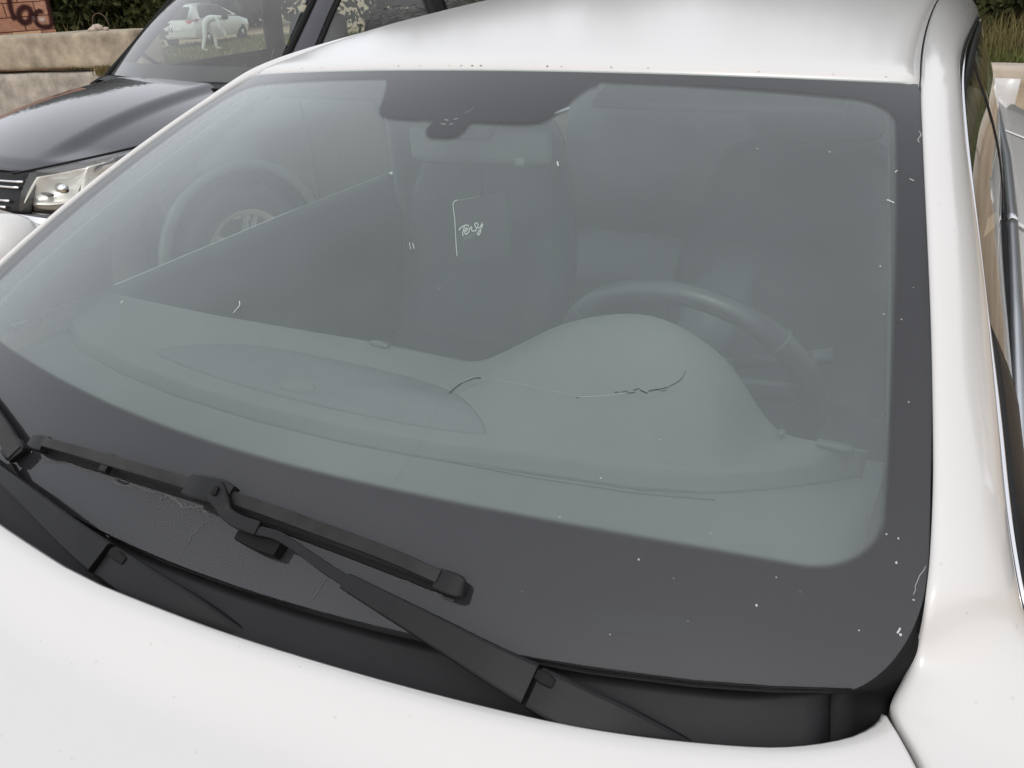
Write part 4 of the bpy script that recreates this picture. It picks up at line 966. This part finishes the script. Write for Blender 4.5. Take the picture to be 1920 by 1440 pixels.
rbox('rear_bench', (0, 3.25, .98), (1.25, .2, .56), .08, M['seat'], suv, n=8)
tsurf('cabin_floor', lambda a, b: np.array([(2*a-1)*.80, 1.2+3.0*b, .45]), 4, 4, M['seat'], solid=.03)
rbox('interior_mirror', (0, 1.83, 1.50), (.24, .04, .07), .02, M['trim'], suv, n=7)
for x in (-.33, .33): rbox('sun_visor', (x, 1.96, 1.53), (.36, .16, .02), .008, M['liner'], suv, n=5, rot=rotx(R(16)))

# ------------------------------------------------------------------ concrete blocks
ZTOP = 1.06
A_ = at((0, 68), 2, ZTOP); B_ = at((240, 57), 2, ZTOP); bd = (B_-A_)/np.linalg.norm(B_-A_); bn = np.array([bd[1], -bd[0], 0]); 
if bn@(CAM-A_) < 0: bn = -bn
bang = math.atan2(bd[1], bd[0])
def zat(px):                                     # height on the blocks' front plane
    c, d = ray(px); t = ((A_-c)@bn)/(d@bn); return (c+d*t)
ZG0 = zat((0, 133))[2]; ZG1 = zat((0, 140))[2]
def block(off, L_, z0, z1, mat, label, seed, chip=.012):
    rr = random.Random(seed); n1, n2, n3 = 26, 7, 8; vs = []; D = .42
    ctr = A_+bd*(off+L_/2)-bn*D/2
    vs, fs = rbox_data((0, 0, (z1-z0)/2), (L_, D, z1-z0), .03, 14)
    vv = []
    for v in vs:
        k = mnoise.noise((v[0]*2.2+seed, v[1]*3, v[2]*3))*chip+mnoise.noise((v[0]*9+seed, v[1]*9, v[2]*9))*chip*.5; vv.append(v*1.0+np.array([0, k, k]))
    root = mk('concrete_block', vv, fs, mat, recalc=False); weld(root)
    root.location = (ctr[0], ctr[1], z0); root.rotation_euler = (0, 0, bang); tag(root, label, 'concrete block', 'concrete blocks stacked in two rows'); return root
SPLT = float((zat((252, 60))-A_)@bd)
block(SPLT-2.7, 2.7, ZG0, ZTOP, M['concrete2'], 'upper concrete block below the graffiti brick wall, stones on top', 3)
block(SPLT-5.42, 2.7, ZG0, ZTOP, M['concrete'], 'upper concrete block running out past the graffiti wall', 5)
block(SPLT-2.95, 2.4, -.05, ZG1, M['concrete'], 'lower concrete block under the stones, grass in its joint', 12)
block(SPLT-5.38, 2.4, -.05, ZG1, M['concrete2'], 'lower concrete block at the end past the brick wall', 14)
block(SPLT-.53, 2.4, -.05, ZG1, M['concrete2'], 'lower concrete block with nothing stacked on it, seen through SUV windscreen', 18)
block(SPLT+1.89, 2.4, -.05, ZG1, M['concrete'], 'lower concrete block at the end of the row behind the SUV', 21)
# packers in the gap
for k, dx in enumerate((-4.9, -3.2, -.72)):
    q = A_+bd*(SPLT+dx)-bn*.2; o = rbox('packer', (0, 0, 0), (.16, .36, (ZG0-ZG1)+.004), .01, M['concrete2'], None, n=5); o.location = (q[0], q[1], (ZG0+ZG1)/2); o.rotation_euler = (0, 0, bang)
    tag(o, 'short flat concrete packer in the dark gap between block rows', 'packer', 'packers between the block rows')
# stones and bent rod on the block
for k, (px, r) in enumerate([((166, 55), .045), ((172, 52), .06), ((178, 53), .05), ((160, 57), .03), ((190, 55), .035)]):
    q = at(px, 2, ZTOP+r*.6)-bn*.08; q[2] = ZTOP+r*.55; vs, fs = rbox_data((0, 0, 0), (r*2, r*1.5, r*1.2), r*.5, 6); vv = [v*(1+.25*mnoise.noise((v[0]*20+k*5, v[1]*20, v[2]*20))) for v in vs]
    o = weld(mk('stone', vv, fs, M['stone'], recalc=False)); o.location = tuple(q); o.rotation_euler = (0, 0, k*1.3)
    tag(o, 'small pale stone lying on top of the concrete block', 'stone', 'stones on the concrete block')
lp = at((180, 52), 2, ZTOP)-bn*.10; rod = tube('bent_rod', [np.array([.11*math.cos(t)*-1, 0, .17*math.sin(t)**.8]) for t in np.linspace(0, math.pi, 16)], .006, M['rust'], None, n=6); rod.location = tuple(lp); rod.rotation_euler = (0, 0, bang+.3)
tag(rod, 'thin bent rod looping above the stones on the block', 'rod')

# ------------------------------------------------------------------ brick wall with graffiti
Wc = at((107, 62), 2, 1.0); Wl = at((0, 60), 2, 1.0); wd_ = np.array([-(Wc-CAM)[1], (Wc-CAM)[0], 0]); wd_ = -wd_ if wd_@(Wl-Wc) < 0 else wd_; wd_ /= np.linalg.norm(wd_); wn = np.array([wd_[1], -wd_[0], 0])
if wn@(CAM-Wc) < 0: wn = -wn
sc_px = np.linalg.norm(Wc-CAM)/FPX
BW, BH = 39*sc_px, 19*sc_px; NROW, NCOL = 10, 11
wroot = tag(empty('brick_wall', (Wc[0], Wc[1], -.02)), 'orange brick wall with dark spray-painted letters beside the trees', 'wall')
wo_ = np.array([Wc[0], Wc[1], -.02])
def wp(a, z, out): return wd_*a+wn*out+np.array([0, 0, z])
Lw = BW*NCOL; Hw = BH*NROW
def obox(a0, a1, z0, z1, o0, o1):
    vs = [wp(a, z, o) for a in (a0, a1) for z in (z0, z1) for o in (o0, o1)]; return vs, [(0, 1, 3, 2), (4, 6, 7, 5), (0, 4, 5, 1), (2, 3, 7, 6), (0, 2, 6, 4), (1, 5, 7, 3)]
V, F = obox(.012, Lw, 0, Hw, -.10, -.008); mk('mortar_core', V, F, M['mortar'], wroot, smooth=False)
zref = (1.0+.02) % BH
gc = at((52, 62), 2, 1.0)
bmesh_cache = {}
for r_ in range(NROW):
    off = (r_ % 2)*BW*.5
    cs_ = [0]+[off+BW*k for k in range(1 if off == 0 else 0, NCOL+1)]; cs_ = sorted({round(c, 4) for c in cs_ if c <= Lw})+[Lw]
    for c0, c1 in zip(cs_[:-1], cs_[1:]):
        if c1-c0 < .05: continue
        Lb = round(c1-c0-.014, 3); mi = random.choice(['brick', 'brick', 'brick2'])
        key = (Lb, mi)
        if key not in bmesh_cache:
            vs = [wp(a, z, o) for a in (-Lb/2, Lb/2) for z in (-BH/2+.007, BH/2-.007) for o in (-.012, .012)]
            me = bpy.data.meshes.new('brick'); me.from_pydata([tuple(v) for v in vs], [], [(0, 1, 3, 2), (4, 6, 7, 5), (0, 4, 5, 1), (2, 3, 7, 6), (0, 2, 6, 4), (1, 5, 7, 3)])
            bm = bmesh.new(); bm.from_mesh(me); bmesh.ops.recalc_face_normals(bm, faces=bm.faces); bm.to_mesh(me); bm.free(); me.materials.append(M[mi]); bmesh_cache[key] = me
        me = bmesh_cache[key]
        zc = BH*(r_+.5); pxc = proj(wo_+wp((c0+c1)/2, zc, 0))
        o = bpy.data.objects.new('brick', me); link(o, wroot); o.location = tuple(wp((c0+c1)/2, zc, random.uniform(-.002, .004)))
        if 44 < pxc[0] < 82 and 52 < pxc[1] < 72: o.data = me.copy(); o.data.materials[0] = M['brick3']
def wpx(px, out=.02):
    c, d = ray(px); q = c+d*(((Wc+wn*out-c)@wn)/(d@wn)); return q-wo_
def spray(name, pts, wpx_, mat, n=30, closed=False):
    q = spl([(x/7.385, y/7.385) for x, y in pts], n); wd = wpx_/7.385*sc_px; Pp = [wpx(tuple(x)) for x in q]; vs = []; sv = []
    K = (-1, -.5, 0, .5, 1)
    for i in range(n):
        t = Pp[min(i+1, n-1)]-Pp[max(i-1, 0)]
        if closed and i in (0, n-1): t = Pp[1]-Pp[n-2]
        t /= np.linalg.norm(t); s_ = np.cross(t, wn)
        for k in K: vs.append(Pp[i]+s_*k*wd/2); sv.append(abs(k) if (closed or 1 < i < n-2) else max(abs(k), .8))
    mk(name, vs, gridf(n, 5), mat, wroot, smooth=False, attr={'sv': sv}, recalc=False)
spray('graffiti', [(116, -110), (118, -60), (140, 90), (175, 210), (215, 290)], 66, M['spray'])
spray('graffiti', [(345+88*math.cos(t), 205+108*math.sin(t)) for t in np.linspace(0, 2*math.pi, 16)], 78, M['spray'], 40, True)
spray('graffiti', [(610, 180), (545, 150), (492, 190), (485, 265), (520, 335), (590, 368), (660, 368), (715, 345)], 62, M['spray'])
spray('graffiti', [(622, -110), (632, -60), (660, 60), (690, 190), (712, 300), (722, 385)], 56, M['spray'])
spray('graffiti_fill', [(520, 285), (560, 268), (600, 265), (640, 272)], 105, M['spray_w'], 10)
spray('graffiti_fill', [(455, 210), (465, 250), (475, 300)], 42, M['spray_w'], 10)

# ------------------------------------------------------------------ kerb on the right
K0 = at((1800, 121), 2, .12); K1 = at((1919, 124), 2, .12); kd = (K1-K0)/np.linalg.norm(K1-K0); kn = np.array([kd[1], -kd[0], 0]); kn = kn if kn@(CAM-K0) > 0 else -kn
kang = math.atan2(kd[1], kd[0])
for k in range(-4, 7):
    o = rbox('kerb_stone', (0, 0, 0), (1.49, .32, .36), .015, M['kerb'], None, n=8); q = K0+kd*(k*1.5)-kn*.16; o.location = (q[0], q[1], -.06); o.rotation_euler = (0, 0, kang)
    tag(o, 'pale concrete kerb stone between the dirt lot and the grass', 'kerb', 'kerb stones along the grass')

# ------------------------------------------------------------------ vegetation
def leaves(c, rad, n, size, r_, squash=1.0, clumps=40):
    cc = r_.normal(0, 1, (clumps, 3)); cc /= np.linalg.norm(cc, axis=1)[:, None]; cc *= (r_.random((clumps, 1))**.4)*.85
    idx = r_.integers(0, clumps, n); p = cc[idx]+r_.normal(0, .17, (n, 3)); p = p*np.array(rad)+np.array(c)
    a = r_.normal(0, 1, (n, 3)); a /= np.linalg.norm(a, axis=1)[:, None]; b = np.cross(a, r_.normal(0, 1, (n, 3))); b /= np.linalg.norm(b, axis=1)[:, None]
    s = size*(.6+.8*r_.random((n, 1))); a *= s; b *= s*.5
    v = np.stack([p-a, p-b*.9+a*.1, p+a, p+b*.9+a*.1], 1).reshape(-1, 3); f = [(4*i, 4*i+1, 4*i+2, 4*i+3) for i in range(n)]; return v, f
def fast(name, v, f, mat, parent=None):
    me = bpy.data.meshes.new(name); me.from_pydata(v.tolist() if hasattr(v, 'tolist') else [tuple(x) for x in v], [], f); me.materials.append(mat); return link(bpy.data.objects.new(name, me), parent)
def tree(x, y, h, rad, n, mat, label, seed, leaf=.16, low=.12, name='tree', group='trees behind the parking lot'):
    r_ = np.random.default_rng(seed); z0 = ground_h(x, y)-.05; root = tag(empty(name, (x, y, z0)), label, 'tree', group); rr = random.Random(seed)
    lean = (rr.uniform(-.3, .3), rr.uniform(-.3, .3)); tp = [np.array([lean[0]*t*t, lean[1]*t*t, h*.8*t]) for t in np.linspace(0, 1, 7)]
    parts = [tube_data(tp, np.linspace(.035*h, .008*h, 7), 8)]
    for k in range(7):
        b0 = tp[1+k % 5]; an = rr.uniform(0, 6.28); L_ = rad*rr.uniform(.5, .9); parts.append(tube_data([b0, b0+np.array([math.cos(an)*L_*.5, math.sin(an)*L_*.5, L_*.35]), b0+np.array([math.cos(an)*L_, math.sin(an)*L_, L_*.8])], [.012*h, .008*h, .003*h], 6))
    V, F = join(parts); mk('trunk', V, F, M['bark'], root)
    v, f = leaves((lean[0]*.5, lean[1]*.5, h*(low+1)/2), (rad, rad, h*(1-low)/2*1.05), n, leaf, r_); fast('crown', v, f, mat, root); return root
# left, beyond wall and blocks
for i, (px, D, h, rad, m_) in enumerate([((115, 0), 13.0, 4.6, 1.7, 'leaf_dark'), ((195, 0), 12.5, 4.2, 1.3, 'leaf_olive'), ((300, 0), 38, 7.6, 3.6, 'leaf_dark'), ((20, 0), 15.5, 4.8, 2.4, 'leaf_dark'), ((430, 0), 39, 8.5, 3.8, 'leaf_dark')]):
    c, d = ray(px); q = c+d/np.linalg.norm(d[:2])*(D+7.5)
    tree(q[0], q[1], h, rad, 22000, M[m_], ['dark leafy tree beside the edge of the brick wall', 'olive tinted tree rising over the stones on the block', 'tall dark tree standing beyond the far white car', 'dark tree standing behind the brick wall', 'tall dark tree beyond the bending person'][i], 20+i, .08 if D < 30 else .30, .0)
rx = [(-13.5, 24), (-11.5, 18), (-8.2, 18.5), (-5.4, 18), (-2.6, 17.5), (-3.5, 25.5), (-.5, 19), (2.0, 15.8), (4.6, 15.2), (7.6, 16.6), (10.8, 17.5), (14, 16)]
rl = ['tall tree at the far end of the hollow', 'broad tree on the slope of the hollow', 'broad tree between two trees behind the roof', 'tall tree behind the sedan roof', 'leafy tree behind the sedan rear window', 'tall tree beyond the far white car', 'tree standing behind the white sedan roof', 'dark tree at the grass edge behind the sedan window', 'dark dense tree rising over the dry grass', 'dark tree beyond the kerb end', 'broad dark tree past the kerb end', 'outermost dark tree along the grass verge']
for i, (x, y) in enumerate(rx):
    tree(x, y, (7.6+.9*(i % 3) if x > -12 else 6), 3.1+.3*(i % 2), 20000, M['leaf_dark' if i % 3 else 'leaf_olive'], rl[i], 50+i, .12, .0)
# undergrowth on the right verge
r_ = np.random.default_rng(5)
for i, (x, y, w_, h, m_) in enumerate([(.6, 13.9, 1.2, 1.6, 'leaf_olive'), (2.2, 13.7, 1.3, 1.9, 'leaf_dark'), (3.9, 13.6, 1.2, 1.7, 'leaf_olive'), (-1.2, 14.2, 1.3, 1.7, 'leaf_dark')]):
    z0 = ground_h(x, y); root = tag(empty('bush', (x, y, z0)), ['olive bush behind the dry grass', 'dark bush between two olive bushes', 'olive bush at the end of the dry grass', 'dark bush behind the sedan roof'][i], 'bush', 'bushes on the verge')
    v, f = leaves((0, 0, h*.5), (w_, .8, h*.55), 5000, .07, r_, clumps=50); fast('foliage', v, f, M[m_], root)
    tube('stem', [(0, 0, -.05), (.05, 0, h*.4), (.1, .05, h*.7)], [.04, .03, .01], M['bark'], root)
def grass(name, n, fn, hgt, mat, kind='stuff', parent=None, wdt=.008):
    v = np.zeros((n, 5, 3)); 
    for i in range(n):
        x, y, z = fn(); h = hgt*random.uniform(.45, 1.15); a = random.uniform(0, 6.283); l = h*random.uniform(.15, .6); dx, dy = math.cos(a), math.sin(a); w_ = wdt*random.uniform(.6, 1.3)
        px_, py_ = -dy*w_, dx*w_
        v[i] = [(x-px_, y-py_, z), (x+px_, y+py_, z), (x+dx*l*.35+px_*.7, y+dy*l*.35+py_*.7, z+h*.6), (x+dx*l*.35-px_*.7, y+dy*l*.35-py_*.7, z+h*.6), (x+dx*l, y+dy*l, z+h)]
    f = []
    for i in range(n): f += [(5*i, 5*i+1, 5*i+2, 5*i+3), (5*i+3, 5*i+2, 5*i+4)]
    o = fast(name, v.reshape(-1, 3), f, mat, parent); o['kind'] = kind; return o
def verge(d0, d1):
    def f():
        q = K0+kd*random.uniform(-5, 8)-kn*random.uniform(d0, d1); return q[0], q[1], ground_h(q[0], q[1])-.03
    return f
gg = grass('grass', 16000, verge(.33, 1.6), .26, M['grass'], wdt=.007); gg['label'] = 'green grass growing behind the pale kerb stones'
g2 = grass('dry_grass', 15000, verge(1.2, 3.0), .6, M['grass_dry'], wdt=.006); g2['label'] = 'tall dry grass below the dark trees on the verge'
def leftg():
    q = A_+bd*random.uniform(-3, SPLT-1.5)-bn*random.uniform(.55, 2.2); return q[0], q[1], ground_h(q[0], q[1])+random.uniform(.0, .5)
g3 = grass('weeds', 700, leftg, .7, M['grass_dry'], wdt=.006); g3['label'] = 'dry weeds standing behind the concrete blocks'
def joint():
    q = A_+bd*(SPLT-.62+random.gauss(0, .07))+bn*.012; return q[0], q[1], ZG1+random.uniform(-.05, .01)
g4 = grass('joint_grass', 120, joint, .10, M['grass_dry'], wdt=.005); g4['label'] = 'tuft of dry grass in the joint between blocks'

# ------------------------------------------------------------------ far white car, seen through the SUV glass
def far_car(loc, rz):
    root = tag(empty('parked_car', tuple(loc), rz), 'small white hatchback far behind the SUV, rear end turned this way', 'car')
    secs = [(0, .40, .72, .78, .80), (.06, .33, .80, .88, .98), (.5, .27, .84, .93, 1.03), (1.4, .24, .86, .93, 1.0), (2.6, .24, .86, .92, .98), (3.2, .26, .85, .88, .95), (3.9, .30, .78, .74, .78), (4.05, .36, .66, .6, .66)]
    vs = []
    for y, zl, hw, zb, zt in secs: vs += [(-hw*.9, y, zl), (-hw, y, zl+.2), (-hw*1.01, y, zb-.2), (-hw*.97, y, zb), (-hw*.6, y, zt), (0, y, zt+.01), (hw*.6, y, zt), (hw*.97, y, zb), (hw*1.01, y, zb-.2), (hw, y, zl+.2), (hw*.9, y, zl)]
    n = 11; fs = [(i*n+j, i*n+(j+1) % n, (i+1)*n+(j+1) % n, (i+1)*n+j) for i in range(len(secs)-1) for j in range(n)]+[tuple(range(n)), tuple(range((len(secs)-1)*n, len(secs)*n))]
    mk('body', vs, fs, M['white'], root, bevel=.03)
    cab = [(.05, .62, .98), (.55, .56, 1.42), (1.1, .57, 1.48), (1.9, .56, 1.45), (2.3, .57, 1.36), (3.05, .66, .96)]
    vs = []
    for y, hw, z in cab: vs += [(-.80, y, .95), (-hw, y, z-.03), (-hw*.8, y, z), (hw*.8, y, z), (hw, y, z-.03), (.80, y, .95)]
    n = 6; fs = [(i*n+j, i*n+j+1, (i+1)*n+j+1, (i+1)*n+j) for i in range(len(cab)-1) for j in range(n-1)]+[tuple(range(6)), tuple(range(30, 36))]
    mk('cabin', vs, fs, M['white'], root, bevel=.02)
    mk('rear_window', [(-.52, .09, 1.03), (.52, .09, 1.03), (.46, .46, 1.36), (-.46, .46, 1.36)], [(0, 1, 2, 3)], M['plastic'], root, smooth=False, solid=.05)
    for s in (1, -1):
        mk('side_window', [(s*.79, .5, 1.0), (s*.79, 1.5, .99), (s*.64, 1.45, 1.37), (s*.64, .75, 1.37)], [(0, 1, 2, 3)], M['plastic'], root, smooth=False, solid=.04)
        mk('side_window', [(s*.79, 1.56, .99), (s*.78, 2.75, .98), (s*.64, 2.15, 1.33), (s*.64, 1.52, 1.37)], [(0, 1, 2, 3)], M['plastic'], root, smooth=False, solid=.04)
        mk('tail_lamp', [(s*.45, .0, .92), (s*.80, .10, .96), (s*.86, .32, .98), (s*.84, .25, .88), (s*.60, .02, .80)], [(0, 1, 2, 3, 4)], M['red'], root, smooth=False, solid=.04)
        for y in (.75, 3.25):
            c = np.array([s*.76, y, .30]); prof = [(-.09, .18), (-.09, .28), (-.05, .30), (.05, .30), (.09, .28), (.095, .18), (.07, .0)]
            wh = mk('wheel', [c+np.array([a*s, r*math.cos(t), r*math.sin(t)]) for t in np.linspace(0, 6.283, 20, endpoint=False) for a, r in prof], gridf(20, 7, True), M['tyre'], root)
            mk('rim', [c+np.array([s*(.10-.03*(r/.17)), r*math.cos(t), r*math.sin(t)]) for t in np.linspace(0, 6.283, 20, endpoint=False) for r in (0, .17)], gridf(20, 2, True), M['rim'], wh)
    mk('number_plate', [(-.26, -.03, .62), (.26, -.03, .62), (.26, -.03, .74), (-.26, -.03, .74)], [(0, 1, 2, 3)], M['plate'], root, smooth=False, solid=.01)
    return root
fq = np.array([FAR[0], FAR[1], 0]); far_car((fq[0], fq[1], ground_h(fq[0], fq[1])-.02), .30)

# person in pale clothes bending beside it
def person(loc, rz):
    root = tag(empty('person', tuple(loc), rz), 'person in pale clothes bending forward beside the far white car', 'person')
    J = {'pel': (0, 0, .93, .15), 'sp': (.18, 0, 1.04, .15), 'ch': (.40, 0, 1.06, .17), 'nk': (.55, 0, 1.04, .06), 'hd': (.63, 0, 1.02, .095), 'hd2': (.73, 0, .96, .09),
         'hl': (.02, .11, .86, .11), 'kl': (.24, .14, .47, .075), 'al': (.22, .14, .09, .05), 'tl': (.38, .15, .04, .045), 'hr': (-.02, -.11, .86, .11), 'kr': (-.10, -.14, .47, .075), 'ar': (-.26, -.14, .09, .05), 'tr': (-.10, -.15, .04, .045),
         'sl': (.42, .19, 1.04, .075), 'el': (.50, .24, .78, .055), 'wl': (.60, .20, .56, .04), 'fl': (.64, .19, .47, .035), 'sr': (.42, -.19, 1.04, .075), 'er': (.46, -.24, .76, .055), 'wr': (.56, -.18, .54, .04), 'fr': (.60, -.17, .45, .035)}
    E = [('pel', 'sp'), ('sp', 'ch'), ('ch', 'nk'), ('nk', 'hd'), ('hd', 'hd2'), ('pel', 'hl'), ('hl', 'kl'), ('kl', 'al'), ('al', 'tl'), ('pel', 'hr'), ('hr', 'kr'), ('kr', 'ar'), ('ar', 'tr'), ('ch', 'sl'), ('sl', 'el'), ('el', 'wl'), ('wl', 'fl'), ('ch', 'sr'), ('sr', 'er'), ('er', 'wr'), ('wr', 'fr')]
    ks = list(J); me = bpy.data.meshes.new('body'); me.from_pydata([J[k][:3] for k in ks], [(ks.index(a), ks.index(b)) for a, b in E], []); o = link(bpy.data.objects.new('body', me), root)
    o.modifiers.new('sk', 'SKIN'); 
    if not me.skin_vertices: 
        bm = bmesh.new(); bm.from_mesh(me); bm.verts.layers.skin.verify(); bm.to_mesh(me); bm.free()
    for i, k in enumerate(ks): me.skin_vertices[0].data[i].radius = (J[k][3],)*2
    me.skin_vertices[0].data[0].use_root = True
    sb = o.modifiers.new('ss', 'SUBSURF'); sb.levels = 2; sb.render_levels = 2; me.materials.append(M['cloth_white'])
    rbox('hair', (.69, 0, 1.04), (.24, .21, .15), .07, M['hair'], root, n=7)
    return root
pq = at((392, 80), 1, FAR[1]-1.0); person((pq[0], pq[1], ground_h(pq[0], pq[1])-.02), .9)
def verge2():
    x = random.uniform(FAR[0]-1, FAR[0]+9); y = random.uniform(8.5, FAR[1]+5); return x, y, ground_h(x, y)-.03
g5 = grass('field_grass', 26000, verge2, .16, M['grass'], wdt=.012); g5['label'] = 'low green grass in the hollow behind the cars'
